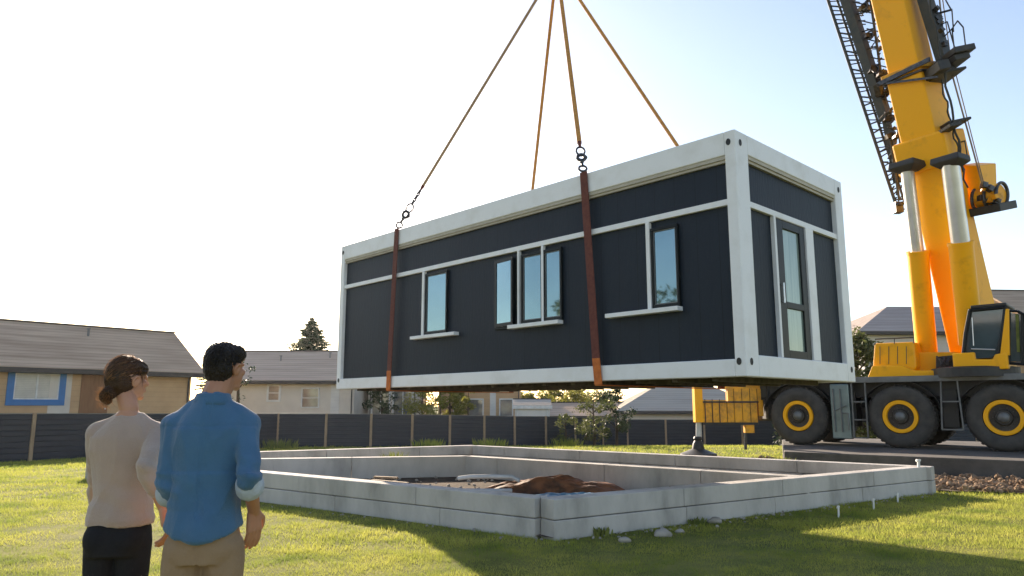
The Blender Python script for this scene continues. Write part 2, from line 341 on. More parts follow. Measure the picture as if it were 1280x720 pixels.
def person(loc,rz,H_,female,head_yaw,head_pitch,wristL,wristR,handL,handR,label,lean=0):
    k=H_/1.79; S=lambda x:x*k
    root_m=Matrix.Translation(loc)@Matrix.Rotation(rz,4,'Z'); inv=root_m.inverted()
    wl=inv@Vector(wristL); wr_=inv@Vector(wristR)
    shw=.142 if female else .158
    shz=1.385 if female else 1.40
    shL=Vector((-shw,-.005,S(shz)));shR=Vector((shw,-.005,S(shz)))
    l1,l2=(.256*k,.226*k) if female else (.272*k,.235*k)
    eL,wl=ik(shL,wl,l1,l2,(.04 if female else .10,-1,0)); eR,wr_=ik(shR,wr_,l1,l2,(-.05 if female else .12,-1,0))
    body=MB(); rn=.040 if female else .058
    neck=Vector((0,-.015,S(1.515))); hc=Vector((.038,.03,S(1.665))) if not female else Vector((-.030,.03,S(1.66)))
    # torso core
    body.loft([ering(S(z),0,cy,rx*(.9 if female else 1),ry) for z,cy,rx,ry in ((1.50,-.01,.05,.05),(1.44,-.01,.10,.065),(1.36,-.005,.14,.085),(1.2,0,.14,.09),(1.05,0,.125,.085),(.93,-.005,.135,.09),(.86,-.005,.125,.09))])
    for sg in (-1,1):
        body.caps([(sg*.072,0,S(.90)),(sg*.080,.015,S(.50)),(sg*.09,-.01,S(.10))],[.064,.042,.034])
        body.caps([(sg*.095,-.03,S(.05)),(sg*.105,.11,.035)],[.04,.032])
    body.caps([shL,eL,wl],[.042,.034 if female else .040,.023 if female else .028]); body.caps([shR,eR,wr_],[.042,.034 if female else .040,.023 if female else .028])
    fm=l2*.35
    for e_,w_ in ((eL,wl),(eR,wr_)): body.ell(e_.lerp(w_,.28),.036 if female else .043)
    hz=.92 if female else 1.05
    for (e_,w_,hd_) in ((eL,wl,handL),(eR,wr_,handR)):
        d=inv.to_3x3()@Vector(hd_[0]); pn=inv.to_3x3()@Vector(hd_[1]); th=inv.to_3x3()@Vector(hd_[2]); hand(body,w_,d,pn,None,hd_[3],hz,th)
    # head
    HM=Matrix.Translation(hc)@Matrix.Rotation(-head_yaw,4,'Z')@Matrix.Rotation(head_pitch,4,'X'); hk_=(.95 if female else 1.0)
    h=MB(); h.ell((0,-.012,.030),(.074,.095,.086),24,16); h.ell((0,.030,-.035),(.056,.060,.072),20,12); h.ell((0,.012,-.055),(.050,.06,.050),16,10)
    h.ell((0,.070,-.094),(.020,.018,.018)); h.ell((-.034,.060,-.022),(.024,.024,.022)); h.ell((.034,.060,-.022),(.024,.024,.022))
    h.caps([(0,.086,.018),(0,.104,-.014),(0,.110,-.028)],[.008,.0095,.0125]); h.ell((-.012,.098,-.032),(.009,.011,.008)); h.ell((.012,.098,-.032),(.009,.011,.008))
    h.ell((0,.080,.038),(.052,.014,.010)); h.ell((0,.089,-.056),(.022,.010,.0055)); h.ell((0,.087,-.066),(.019,.010,.0065)); h.ell((0,.03,-.085),(.046,.046,.022))
    for sg in (-1,1):
        h.torus((sg*.076,-.008,-.006),(0,1,.15),(sg*.35,0,1),.020,.0065,16,6,ell=1.35); h.ell((sg*.073,-.004,-.01),(.008,.016,.024))
        h.ell((sg*.031,.074,.014),(.016,.012,.010))
    hv=[HM@(Vector(v)*hk_) for v in h.v]; body.add(hv,h.f)
    nb=HM@(Vector((0,-.03,-.05))*hk_); body.caps([neck,nb],[rn*1.12,rn]); body.caps([neck+Vector((0,.02,.0)),HM@Vector((0,.0,-.06))],[rn,rn*.85])
    if not female: body.caps([neck+Vector((-.05,-.01,-.05)),neck+Vector((0,-.01,.01)),neck+Vector((.05,-.01,-.05))],[.022,.045,.022])
    bo_=remesh(body,'person','skin' if female else 'skinm',.0045,None,2)
    bo_.location=loc; bo_.rotation_euler=(0,0,rz); tagp(bo_,label,'person')
    # eyes
    for sg in (-1,1): eb=MB(); eb.ell(HM@(Vector((sg*.031,.080,.013))*hk_),.0105,12,8); eb.build('eye','eye',bo_,smooth=True)
    # hair
    hb=MB()
    if female:
        for c,r in (((0,-.020,.046),(.080,.098,.082)),((0,-.050,.005),(.078,.070,.080)),((0,-.055,-.035),(.052,.050,.045)),((.046,.018,.058),(.036,.058,.045)),((-.046,.018,.058),(.036,.058,.045)),((0,.035,.078),(.055,.050,.036))): hb.ell(c,r,24,14)
        for c,r in (((-.012,-.100,-.058),.036),((-.020,-.118,-.075),.030),((.004,-.118,-.050),.026),((-.022,-.105,-.098),.020)): hb.ell(c,r,14,10)
    else:
        for c,r in (((0,-.020,.048),(.083,.098,.086)),((0,-.050,.010),(.078,.066,.080)),((0,-.060,-.035),(.060,.040,.045)),((.050,.018,.070),(.034,.060,.044)),((-.050,.018,.070),(.034,.060,.044)),((0,.035,.092),(.056,.048,.030)),((.070,.010,.020),(.012,.014,.035)),((-.070,.010,.020),(.012,.014,.035))): hb.ell(c,r,24,14)
    hb.v=[tuple(HM@(Vector(v)*hk_*(1 if female else .965))) for v in hb.v]
    him=HM.inverted()
    def hd(co):
        q=him@co; 
        if female: return .0045*math.sin(math.atan2(q.x,q.z+.02)*38+noise.noise(q*25)*3)*.6+.006*noise.noise(q*22)
        return .0030*noise.noise(Vector((q.x*120,q.y*120,q.z*45)))+.0045*noise.noise(q*20)+.002*noise.noise(q*60)
    ho=remesh(hb,'hair','hairw' if female else 'hairm',.0035,bo_,1,hd)
    # loose strands
    sb=MB(); 
    n=900 if female else 2600
    for i in range(n):
        t=random.uniform(0,math.pi*.62); p_=random.uniform(0,2*math.pi)
        d=Vector((math.sin(t)*math.cos(p_),math.sin(t)*math.sin(p_),math.cos(t)))
        q=Vector((d.x*.080,d.y*.096-.024,d.z*.084+.046)) 
        if q.y>.05 and q.z<.07: continue
        if female: tv=Vector((0,-1,-.4)); tv=(tv-d*tv.dot(d)).normalized(); l=random.uniform(.015,.045); e1=q+tv*l*.5+d*.007; e2=q+tv*l+d*random.uniform(.002,.012)
        else: tv=Vector((random.gauss(0,.15),random.gauss(0,.15)-.4,-1+random.gauss(0,.15))); tv=(tv-d*tv.dot(d)*.85).normalized(); q=q*.965; l=random.uniform(.010,.022); e1=q+tv*l*.5+d*.003; e2=q+tv*l+d*random.uniform(.001,.006)
        sd_=d.cross(tv).normalized()*.0012
        vv=[q-sd_,q+sd_,e1+sd_,e1-sd_,e2]; sb.add([HM@(v*hk_) for v in vv],[(0,1,2,3),(3,2,4)])
    if female:
        for i in range(340):
            a=Vector((random.uniform(-.03,.01),random.uniform(-.13,-.09),random.uniform(-.10,-.03))); e=a+Vector((random.gauss(0,.02),random.uniform(-.035,.0),random.uniform(-.05,.02))); mth=(a+e)/2+Vector((random.gauss(0,.012),-.012,.0)); s_=Vector((.0012,0,0.0005))
            sb.add([HM@v for v in (a-s_,a+s_,mth+s_,mth-s_,e)],[(0,1,2,3),(3,2,4)])
        for sg in (-1,1):
            for i in range(14):
                a=Vector((sg*.070,.035+random.uniform(-.015,.015),.03)); e=a+Vector((sg*random.uniform(.0,.012),random.uniform(-.01,.02),-random.uniform(.04,.085))); s_=Vector((0,.001,0)); sb.add([HM@v for v in (a-s_,a+s_,(a+e)/2+s_,(a+e)/2-s_,e)],[(0,1,2,3),(3,2,4)])
    o=sb.build('loose_strands','strand' if female else 'hairm',ho,kind='stuff'); 
    return bo_,dict(k=k,shL=shL,shR=shR,eL=eL,eR=eR,wL=wl,wR=wr_,neck=neck)
def folds(co,amp=.006,seed=0,vert=1):
    q=Vector((co.x*7,co.y*7,co.z*2.2*vert+seed)); r=1-2*abs(noise.noise(q*1.3+Vector((3,1,seed)))); return amp*(noise.noise(q)+.5*noise.noise(q*2.3+Vector((5,3,1)))+.55*r*r)*1.3
G=at(209,657,3.58)   # held hands
man,mj=person(Vector((-1.40,3.45,0)),R(9),1.80,False,R(28),R(6),G+Vector((.03,.0,.065)),at(320,652,3.50)+Vector((-.012,0,.05)),
   (Vector((-.15,.1,-1)),Vector((-1,.1,0)),Vector((0,1,0)),.55),(Vector((.02,.12,-1)),Vector((-.75,.5,0)),Vector((-.6,.8,0)),.45),
   'man in a blue shirt with rolled sleeves and khaki trousers seen from behind')
wom,wj=person(Vector((-1.93,3.72,0)),R(6),1.755,True,R(33),R(5),at(120,640,3.95),G+Vector((-.045,.04,.075)),
   (Vector((.2,.2,-1)),Vector((1,0,0)),Vector((0,1,0)),.5),(Vector((.25,-.05,-1)),Vector((1,.1,0)),Vector((0,1,0)),.7),
   'woman in a taupe knit sweater with a low dark bun seen from behind')
def clothes_man(o,j):
    k=j['k']; S=lambda z:z*k
    mb=MB()
    zf=lambda x,y: .055*abs(x)**3
    mb.loft([ering(S(z),cx,cy,rx,ry,p=p_,zf=(zf if i==0 else None)) for i,(z,cx,cy,rx,ry,p_) in enumerate(((.905,0,-.012,.160,.146,2.2),(.955,0,-.010,.160,.142,2.2),(1.03,0,-.006,.150,.122,2.2),(1.12,0,-.003,.150,.114,2.3),(1.22,0,-.003,.163,.116,2.4),(1.31,0,-.006,.178,.120,2.4),(1.385,0,-.01,.176,.110,2.3),(1.44,0,-.012,.145,.092,2.2),(1.49,0,-.014,.098,.075,2.1),(1.53,0,-.012,.072,.066,2),(1.55,0,-.012,.064,.060,2)))])
    mb.caps([(-.045,-.012,S(1.497)),j['shL']],[.042,.064]); mb.caps([(.045,-.012,S(1.497)),j['shR']],[.042,.064])
    for s,e,w_ in ((j['shL'],j['eL'],j['wL']),(j['shR'],j['eR'],j['wR'])):
        mb.caps([s,s.lerp(e,.5),e,e.lerp(w_,.22)],[.062,.056,.050,.047])
    def dp(co):
        b=folds(co,.010,3)+.006*max(0,noise.noise(Vector((co.x*9+co.z*6,co.y*5,co.z*11-co.x*7)))); dd=0
        for e in (j['eL'],j['eR']):
            r=(co-e).length
            if r<.14: b+=.006*math.sin((co.z-e.z)*95+co.x*30)*(1-r/.14)
        # centre back pleat
        if co.y<0 and abs(co.x-.0)<.012 and co.z>S(1.0): b-=.005
        if co.y<-.04 and abs(co.z-S(1.40))<.006: b-=.003
        z=(co.z-S(.90))/S(.3)
        if 0<z<1: b+=.005*math.sin(co.x*34+math.sin(co.z*9)*1.5)*(1-z)+.006
        return b
    remesh(mb,'shirt','denim',.007,o,3,dp)
    for e,w_ in ((j['eL'],j['wL']),(j['eR'],j['wR'])):
        cb=MB(); d=(w_-e).normalized(); a=e.lerp(w_,.13); b2_=e.lerp(w_,.37)
        cb.caps([a,a.lerp(b2_,.5)],[.055,.057]); cb.tube([a,a.lerp(b2_,.35),b2_],[.058,.062,.059],20)
        remesh(cb,'cuff','cuff',.005,o,1,lambda co: folds(co*2.5,.004,9))
    nk=j['neck']; cb=MB()
    rr=[]
    for (dz,rx,ry) in ((-.012,.076,.070),(.018,.072,.068),(.034,.069,.066),(.030,.076,.073),(.0,.088,.080),(-.018,.094,.084)):
        rr.append(ering(nk.z+dz,0,nk.y+.004,rx,ry,24,2,zf=lambda x,y:-.020*max(0,y)))
    cb.loft(rr,caps=False); c=cb.build('collar','denim',o,smooth=True); sm=c.modifiers.new('s','SOLIDIFY'); sm.thickness=.004
    tb=MB(); tb.loft([ering(S(z),0,-.008,rx,ry) for z,rx,ry in ((.80,.140,.115),(.86,.150,.120),(.92,.148,.118),(.98,.138,.108))])
    for sg in (-1,1): tb.caps([(sg*.082,-.012,S(.86)),(sg*.088,-.002,S(.72)),(sg*.095,.012,S(.50)),(sg*.098,-.012,S(.09))],[.092,.086,.066,.056],16)
    tb.ell((-.068,-.050,S(.86)),(.080,.070,.085)); tb.ell((.068,-.050,S(.86)),(.080,.070,.085))
    remesh(tb,'trousers','khaki',.008,o,3,lambda co: folds(Vector((co.x*1.3,co.y,co.z*2.2)),.006,7)-(.004 if abs(co.x)<.006 and co.y<-.05 and co.z>S(.78) else 0))
    for sg in (-1,1):
        for_=MB(); for_.caps([(sg*.098,-.05,.045),(sg*.104,.03,.05),(sg*.11,.13,.038)],[.048,.05,.040]); remesh(for_,'shoe','shoe',.006,o,1)
def clothes_woman(o,j):
    k=j['k']; S=lambda z:z*k; mb=MB()
    mb.loft([ering(S(z),cx,cy,rx,ry,p=p_) for z,cx,cy,rx,ry,p_ in ((.945,.0,-.005,.152,.128,2.2),(.985,.0,-.004,.150,.124,2.2),(1.06,0,-.002,.130,.106,2.2),(1.14,0,0,.128,.102,2.2),(1.24,0,.0,.143,.108,2.3),(1.31,0,-.002,.160,.110,2.4),(1.37,0,-.01,.155,.100,2.3),(1.42,0,-.012,.122,.082,2.2),(1.455,0,-.014,.084,.068,2.1),(1.482,0,-.012,.064,.060,2))])
    mb.caps([(-.035,-.012,S(1.465)),j['shL']],[.036,.053]); mb.caps([(.035,-.012,S(1.465)),j['shR']],[.036,.053])
    for s,e,w_ in ((j['shL'],j['eL'],j['wL']),(j['shR'],j['eR'],j['wR'])):
        mb.caps([s,s.lerp(e,.5),e,e.lerp(w_,.5),e.lerp(w_,.62 if w_ is j['wR'] else .93)],[.053,.047,.041,.038,.033])
    mb.ell((-.055,.075,S(1.28)),(.06,.05,.06)); mb.ell((.055,.075,S(1.28)),(.06,.05,.06))
    def dp(co):
        b=folds(co,.0085,1)+.006*max(0,noise.noise(Vector((co.x*10-co.z*5,co.y*5,co.z*10))))
        if S(.92)<co.z<S(1.2) and abs(co.x)<.2: b+=.0045*math.sin(co.z*60+co.x*16+math.sin(co.x*20))*(1-abs(co.z-S(1.06))/S(.15))
        for e in (j['eR'],j['eL']):
            r=(co-e).length
            if r<.12: b+=.005*math.sin((co.z-e.z)*100+co.x*40)*(1-r/.12)
        if co.z<S(.965): b-=.003
        return b
    remesh(mb,'sweater','knit',.007,o,3,dp)
    tb=MB(); tb.loft([ering(S(z),0,-.008,rx,ry) for z,rx,ry in ((.80,.142,.112),(.86,.150,.118),(.92,.144,.112),(1.0,.120,.090))])
    for sg in (-1,1): tb.caps([(sg*.072,-.008,S(.86)),(sg*.074,.0,S(.72)),(sg*.08,.015,S(.50)),(sg*.085,-.01,S(.09))],[.084,.078,.054,.042],16)
    tb.ell((-.062,-.052,S(.88)),(.078,.078,.092)); tb.ell((.062,-.052,S(.88)),(.078,.078,.092))
    remesh(tb,'trousers','blackcloth',.008,o,3,lambda co: folds(co,.004,7))
    for sg in (-1,1):
        f_=MB(); f_.caps([(sg*.09,-.045,.04),(sg*.095,.03,.042),(sg*.10,.11,.03)],[.04,.04,.032]); remesh(f_,'shoe','shoe',.006,o,1)
clothes_man(man,mj); clothes_woman(wom,wj)

print('T people',time.time()-T0)
grass()
print('T grass',time.time()-T0)
# ------------------------------------------------------------------ foundation
def wallseg(mb,p,q,th,z0,z1,side=1,courses=True):
    p=Vector((*p,0));q=Vector((*q,0)); d=(q-p).normalized(); n=Vector((-d.y,d.x,0))*side; L=(q-p).length
    hs=[(z0,.215),(.223,z1)] if courses else [(z0,z1)]
    for k,(a,b_) in enumerate(hs):
        x=0; 
        while x<L-.05:
            st=min(random.uniform(1.6,2.6),L-x)
            if L-x-st<.5: st=L-x
            off=random.uniform(-.004,.004)+(.0 if k else .004)
            P=p+d*(x+.004); Q=p+d*(x+st-.004)
            r=lambda c: [c-n*off+Vector((0,0,a)),c+n*th+Vector((0,0,a)),c+n*th+Vector((0,0,b_)),c-n*off+Vector((0,0,b_))]
            mb.loft([r(P),r(Q)]); x+=st
fd=empty('concrete_foundation',(0,12,0),'large low grey concrete foundation with an open middle on the lawn below the lifted house','foundation')
TH=.26
# centroid is to the left (inside) of N->R direction
for nm,p,q in (('front_wall',FN,FR),('front_wall',FL,FN),('back_wall',FR,FK),('back_wall',FK,FL)):
    mb=MB(); d=(q-p).normalized()
    wallseg(mb,p+d*(.0 if nm else 0),q-d*TH*.98,TH,-.35,.45); mb.build(nm,'concrete',fd,world=True,bevel=.012)
I0=Vector((4.55,11.28));I1=Vector((-.9,15.9));I2=Vector((-7.3,14.62))
for p,q in ((I0,I1),(I1,I2)):
    mb=MB(); wallseg(mb,p,q,TH,-.3,.452,courses=False); mb.build('inner_wall','concrete',fd,world=True,bevel=.012)
mb=MB(); mb.add([(*FN,.035),(*FR,.035),(*FK,.035),(*FL,.035)],[(0,1,2,3)])
o=mb.build('foundation_floor','dirt',kind='structure'); o.location.z=.0
# stuff lying inside
def blob(name,m,c,rx,ry,h,label,cat,seed,rz=0,n=46,sharp=1.3):
    mb=MB(); rows=[]
    for j in range(n+1):
        row=[]
        for i in range(n+1):
            x=(i/n*2-1);y=(j/n*2-1); r=min(1,math.hypot(x,y)**1.0); e=max(0,1-r**2.2)
            q=Vector((x*2.2,y*2.2,seed)); hz=h*e*(.55+.5*abs(noise.noise(q*sharp)) *1.6+.10*noise.noise(q*3))+.035*(1-r)**.5*(1-2*abs(noise.noise(Vector((x*5+y*2,y*7,seed)))))
            s_=1+.13*noise.noise(Vector((math.atan2(y,x)*1.5,seed,0)))
            X=x*rx*s_;Y=y*ry*s_; row.append((c[0]+X*math.cos(rz)-Y*math.sin(rz),c[1]+X*math.sin(rz)+Y*math.cos(rz),c[2]+hz))
        rows.append(row)
    mb.v=[p for r in rows for p in r]; k=n+1
    mb.f=[(j*k+i,j*k+i+1,(j+1)*k+i+1,(j+1)*k+i) for j in range(n) for i in range(n) if math.hypot((i+.5)/n*2-1,(j+.5)/n*2-1)<1.02]
    o=mb.build(name,m,None,smooth=True,label=label,cat=cat)
    sm=o.modifiers.new('s','SOLIDIFY'); sm.thickness=.008
    return o
blob('tarpaulin','tarp',(.75,12.75,.06),1.25,.38,.27,'crumpled rust-brown tarpaulin heaped inside the foundation','tarpaulin',3.1,R(-6),sharp=.55)
blob('plastic_sheet','bluesheet',(1.2,11.9,.045),1.0,.30,.07,'pale blue plastic sheet lying in front of the brown tarpaulin','plastic sheet',8.7,R(-18))
mb=MB(); pts=[(-.9,12.5,.3),(-.7,12.45,.33),(-.35,12.4,.34),(0,12.35,.34),(.12,12.3,.28)]; mb.tube(pts,.035,10); 
mb.tube([(-1.05,12.2,.14),(-.7,12.1,.15),(.0,12.0,.16)],.03,8)
mb.build('drain_pipe','pvc',smooth=True,label='pale plastic pipe pieces lying left of the brown tarpaulin',cat='pipe')
mb=MB()
for i in range(5):
    a=random.uniform(-.5,.1); mb.box((random.uniform(-2.4,-1.9),random.uniform(12.7,13.1),.10+i*.04),(random.uniform(.4,.8),.07,.035),Matrix.Rotation(a,3,'Z')@Matrix.Rotation(random.uniform(-.1,.1),3,'Y'))
mb.build('timber_offcuts','timber',label='small pile of timber offcuts inside the foundation left of the pipes',cat='timber')
mb=MB(); mb.box((3.35,12.05,.2),(1.7,.1,.04),Matrix.Rotation(R(-33),3,'Z')@Matrix.Rotation(R(-3),3,'Y')); 
mb.build('timber_plank','timber',label='single thin timber plank leaning inside the right foundation wall',cat='timber')
# ------------------------------------------------------------------ slab, rubble, stones, stakes
mb=MB(); mb.loft([[(x,y,-.3) for x,y in SLAB],[(x,y,.42) for x,y in SLAB]])
mb.build('crane_road','slab',kind='structure',bevel=.02)
mb=MB(); mb.add([(x,y,.02) for x,y in RUB],[tuple(range(len(RUB)))]); mb.build('soil_strip','dirt',kind='structure')
def clods(name,m,n,pfun,s0,s1,label,cat,kind='stuff'):
    mb=MB(); ico=[]
    for i in range(n):
        x,y,z=pfun(); s=random.uniform(s0,s1)*random.choice((.6,.8,1,1)); rt=Matrix.Rotation(random.random()*6,3,'Z')@Matrix.Rotation(random.random()*3,3,'X')
        k=len(mb.v); mb.ell((x,y,z),(s*random.uniform(.7,1.3),s*random.uniform(.6,1),s*random.uniform(.5,.8)),7,5,rt)
        for q in range(k,len(mb.v)):
            v=Vector(mb.v[q]); mb.v[q]=tuple(v+Vector([noise.noise(v*23+Vector((o_,0,0)))*s*.7 for o_ in (0,9,21)]))
    return mb.build(name,m,label=label,cat=cat,kind=kind)
def rp():
    while True:
        x=random.uniform(7.5,18);y=random.uniform(7,16.3)
        if inpoly(np.array([x]),np.array([y]),RUB)[0]:
            return x,y,.03+abs(noise.noise(Vector((x*1.3,y*1.3,0))))*.30*random.random()
clods('soil_rubble','clod',2600,rp,.03,.085,'strip of broken brown soil and rubble between slab and lawn','rubble')
def hp():
    a=random.random()*6.28; r=random.random()**.6
    x=6.05+math.cos(a)*r*.75; y=17.9+math.sin(a)*r*.55
    return x,y,.0+.30*(1-r*r)*random.random()-.03
clods('dirt_heap','clod',420,hp,.03,.08,'low heap of brown clods and weeds behind the foundation near the outrigger','dirt heap')
# stones at the wall foot
for (x,y,s,lab) in ((1.25,8.42,.06,'small pale stone in the grass nearest the foundation corner'),(1.75,8.8,.085,'larger pale stone against the front right foundation wall'),(2.62,9.75,.075,'rounded stone by middle of the front right foundation wall'),(2.0,9.02,.05,'smallest pale stone beside the larger stone at the right wall')):
    mb=MB(); mb.ell((x,y,s*.35),(s*1.25,s,s*.65),12,8)
    for q in range(len(mb.v)):
        v=Vector(mb.v[q]); mb.v[q]=tuple(v+Vector([noise.noise(v*15+Vector((o_,0,0)))*s*.35 for o_ in (0,9,21)]))
    mb.build('stone','stone',smooth=True,label=lab,cat='stone')
for (u,v,vt,lab) in ((1048,646,632,'pale survey stake in the lawn nearest the camera, in shadow edge'),(1092,637,623,'pale stake in the lawn between two others along the right wall'),(1122,628,616,'pale stake in the lawn close to the right end of the wall')):
    r=ray(u,v); t=-CAMH/r.z; x,y=r.x*t,r.y*t; h=(at(u,vt,y).z)
    mb=MB(); mb.beam((x,y,-.05),(x+.01,y,h),Vector((1,0,0)),Vector((0,1,0)),.011,.009); mb.beam((x-.0,y,h*.75),(x+.01,y,h*.98),Vector((1,0,0)),Vector((0,1,0)),.016,.013)
    mb.build('survey_stake','whitetrim',label=lab,cat='stake',group='small stakes along the foundation')
for (x,y,z0,h,lab) in ((10.9,14.6,.0,.42,'pale stake standing in the brown rubble in front of the crane'),(7.05,12.93,.45,.12,'short pale stake on the right end of the foundation wall')):
    mb=MB(); mb.beam((x,y,z0-.02),(x+.01,y,z0+h),Vector((1,0,0)),Vector((0,1,0)),.02,.014); mb.beam((x+.0,y,z0+h*.8),(x+.01,y,z0+h+.01),Vector((1,0,0)),Vector((0,1,0)),.034,.02)
    mb.build('survey_stake','whitetrim',label=lab,cat='stake',group='small stakes along the foundation')
def weedtuft(x,y,z,h,n,label,spread=.12,m='weed',name='weed'):
    mb=MB()
    for i in range(n):
        a=random.random()*6.28; r=random.random()*spread; bx,by=x+math.cos(a)*r,y+math.sin(a)*r
        hh=h*random.uniform(.5,1); l=hh*random.uniform(.1,.6); w_=random.uniform(.006,.016); t=random.random()*6.28
        c,s_=math.cos(t)*w_,math.sin(t)*w_; ex,ey=bx+math.cos(a)*l,by+math.sin(a)*l; mx,my=(bx+ex)/2,(by+ey)/2
        mb.add([(bx-c,by-s_,z),(bx+c,by+s_,z),(mx+c*1.4,my+s_*1.4,z+hh*.6),(mx-c*1.4,my-s_*1.4,z+hh*.6),(ex,ey,z+hh)],[(0,1,2,3),(3,2,4)])
    return mb.build(name,m,label=label,cat='weed')
weedtuft(1.05,8.82,0,.12,60,'leafy weed tuft at the foot of the wall right of the near corner')
weedtuft(2.35,9.66,0,.10,45,'dry weed tuft at the middle of the front right wall')
weedtuft(-2.6,16.6,.12,.40,150,'dark green weed clump behind the inner wall at the left',.22)
weedtuft(-4.6,10.9+1.3,0,.14,60,'low weeds at the foot of the left front wall beside the man')
for i,(x,y,lab) in enumerate(((-3.6,32.6,'bright weeds at the fence foot left of centre'),(-1.0,34.2,'bright weed clump at the fence foot in the centre'),(2.6,35.4,'low bright weeds at the fence foot right of centre'),(-10.0,31.9,'grey weeds at the fence foot behind the man'),(6.3,17.6,'leafy weeds growing on the dirt heap'))):
    weedtuft(x,y,tz(x,y)+(.1 if i==4 else 0),.45 if i<4 else .3,170,lab,.8 if i<4 else .35,'grass' if i<3 else 'weed')
def ip():
    while True:
        t=random.random();q=random.random(); p=FN.lerp(FR,.05+.5*t)*(1-q)+FL.lerp(I1,.2+.6*t)*q
        if (p-FN).length>1.2: return p.x,p.y+.4,.05
clods('gravel_debris','stone',260,ip,.012,.05,'scattered gravel and debris on the floor inside the foundation','debris')
def wp():
    t=random.random(); p=FN.lerp(FR,t) if random.random()<.65 else FN.lerp(FL,t*.8); d=(FR-FN).normalized() if True else 0
    return p.x+random.gauss(0,.1)+ (.12 if True else 0)*(1 if random.random()<.5 else -.3),p.y-abs(random.gauss(0,.10))-.10,.012
clods('pebbles','stone',170,wp,.008,.026,'scattered small pebbles in the grass along the foundation walls','pebbles')
# ------------------------------------------------------------------ module house
CTH=.76; dL=Vector((-math.sin(CTH),math.cos(CTH),0)); dE=Vector((math.cos(CTH),math.sin(CTH),0))
CA=Vector((2.62,8.155,1.824)); CL,CW,CH=8.89,3.02,2.9
hs=empty('modular_house',CA,'white framed charcoal container house hanging over the foundation','house',rz=0)
hs.rotation_euler=(0,0,CTH+R(90))    # local x = along long side, local -y = end direction
# local coords: x along long side; width goes to -y
def Lx(s,r,z): return (s,-r,z)
def bb(mb,s0,s1,r0,r1,z0,z1): return mb.b2((s0,-r0,z0),(s1,-r1,z1))
mb=MB(); T=.29; BT=.20; PL=.14; PE=.29
# long rails + end rails + posts, butt-joined
for r0 in (0,CW-.16):
    bb(mb,PL,CL-PL,r0,r0+.16,0,BT); bb(mb,PL,CL-PL,r0,r0+.16,CH-T,CH)
for s0 in (0,CL-.16):
    bb(mb,s0,s0+.16,PE,CW-PE,0,.24) if False else None
for s0,s1 in ((0,.14),(CL-.14,CL)):
    bb(mb,s0,s1,.30,CW-.24,0,.25); bb(mb,s0,s1,.30,CW-.24,CH-.25,CH)
    bb(mb,s0,s1,0,.30,0,CH); bb(mb,s0,s1,CW-.24,CW,0,CH)
mb.build('frame','white',hs,bevel=.012)
RC=.07 # recess
GL=(( .86,1.24,.0),)  # unused
def panel_strips(face):
    pass
# long wall panels (near side) around openings; simple continuous panel, windows proud of it
mb=MB(); bb(mb,.14,CL-.14,RC,RC+.06,BT,CH-T); mb.build('long_wall','panel',hs)
mb=MB(); bb(mb,.14,CL-.14,CW-RC-.06,CW-RC,BT,CH-T); mb.build('back_wall','panel',hs)
mb=MB(); bb(mb,RC,RC+.06,.30,CW-.24,.25,CH-.25); mb.build('end_wall','panel_end',hs)
mb=MB(); bb(mb,CL-RC-.06,CL-RC,.30,CW-.24,.25,CH-.25); mb.build('end_wall','panel_end',hs)
mb=MB()
bb(mb,.14,CL-.14,.012,RC-.002,CH-T-.045,CH-T-.002); bb(mb,.14,CL-.14,.03,RC-.002,CH-T-.08,CH-T-.047)
bb(mb,.012,RC-.002,.30,CW-.24,CH-.25-.045,CH-.252); bb(mb,.03,RC-.002,.30,CW-.24,CH-.33,CH-.297)
mb.build('soffit_bounce','beige',hs)  # added strips, coloured as bounce light on the rail undersides
mb=MB(); zr=3.87-CA.z
bb(mb,.142,CL-.142,.02,RC-.001,zr-.04,zr+.035); bb(mb,.02,RC-.001,.302,CW-.242,zr-.035,zr+.04)
mb.build('trim_rail','white',hs,bevel=.006)
def Z(z): return z-CA.z
def window(panes,z0,z1,trims,sill,hinge=None):
    s0=min(p[0] for p in panes)-.032; s1=max(p[1] for p in panes)+.032
    mb=MB(); d0,d1=.02,RC-.002
    bb(mb,s0,s1,d0,d1,z1,z1+.04); bb(mb,s0,s1,d0,d1,z0-.05,z0)
    edges=sorted([s0]+[e for p in panes for e in p]+[s1])
    for a,b_ in zip(edges[::2],edges[1::2]): bb(mb,a,b_,d0+.002,d1,z0,z1)
    f=mb.build('window','blackframe',hs,bevel=.004)
    for p in panes:
        mb=MB(); bb(mb,p[0],p[1],.048,.06,z0,z1); mb.build('pane','glass',f)
        mb=MB(); # thin inner bead
        e=.014
        bb(mb,p[0]+.0015,p[1]-.0015,.036,.047,z0+.0015,z0+e); bb(mb,p[0]+.0015,p[1]-.0015,.036,.047,z1-e,z1-.0015)
        bb(mb,p[0]+.0015,p[0]+e,.036,.047,z0+e,z1-e); bb(mb,p[1]-e,p[1]-.0015,.036,.047,z0+e,z1-e); mb.build('bead','greysteel',f)
    if trims:
        mb=MB()
        for a,b_ in trims: bb(mb,a,b_,.008,RC-.003,z0-.05,zr-.042)
        mb.build('mullion','white',f,bevel=.004)
    mb=MB(); bb(mb,sill[0],sill[1],-.05,RC-.001,z0-.108,z0-.0515); mb.build('sill','white',f,bevel=.006)
window([(5.46,6.01)],Z(2.75),Z(3.74),[(6.05,6.11)],(5.14,6.36))
window([(2.84,3.14),(3.22,3.60)],Z(2.75),Z(3.72),[(3.155,3.195),(3.665,3.70)],(2.82,3.86))
window([(.885,1.225)],Z(2.75),Z(3.70),[(1.265,1.32)],(.84,1.97))
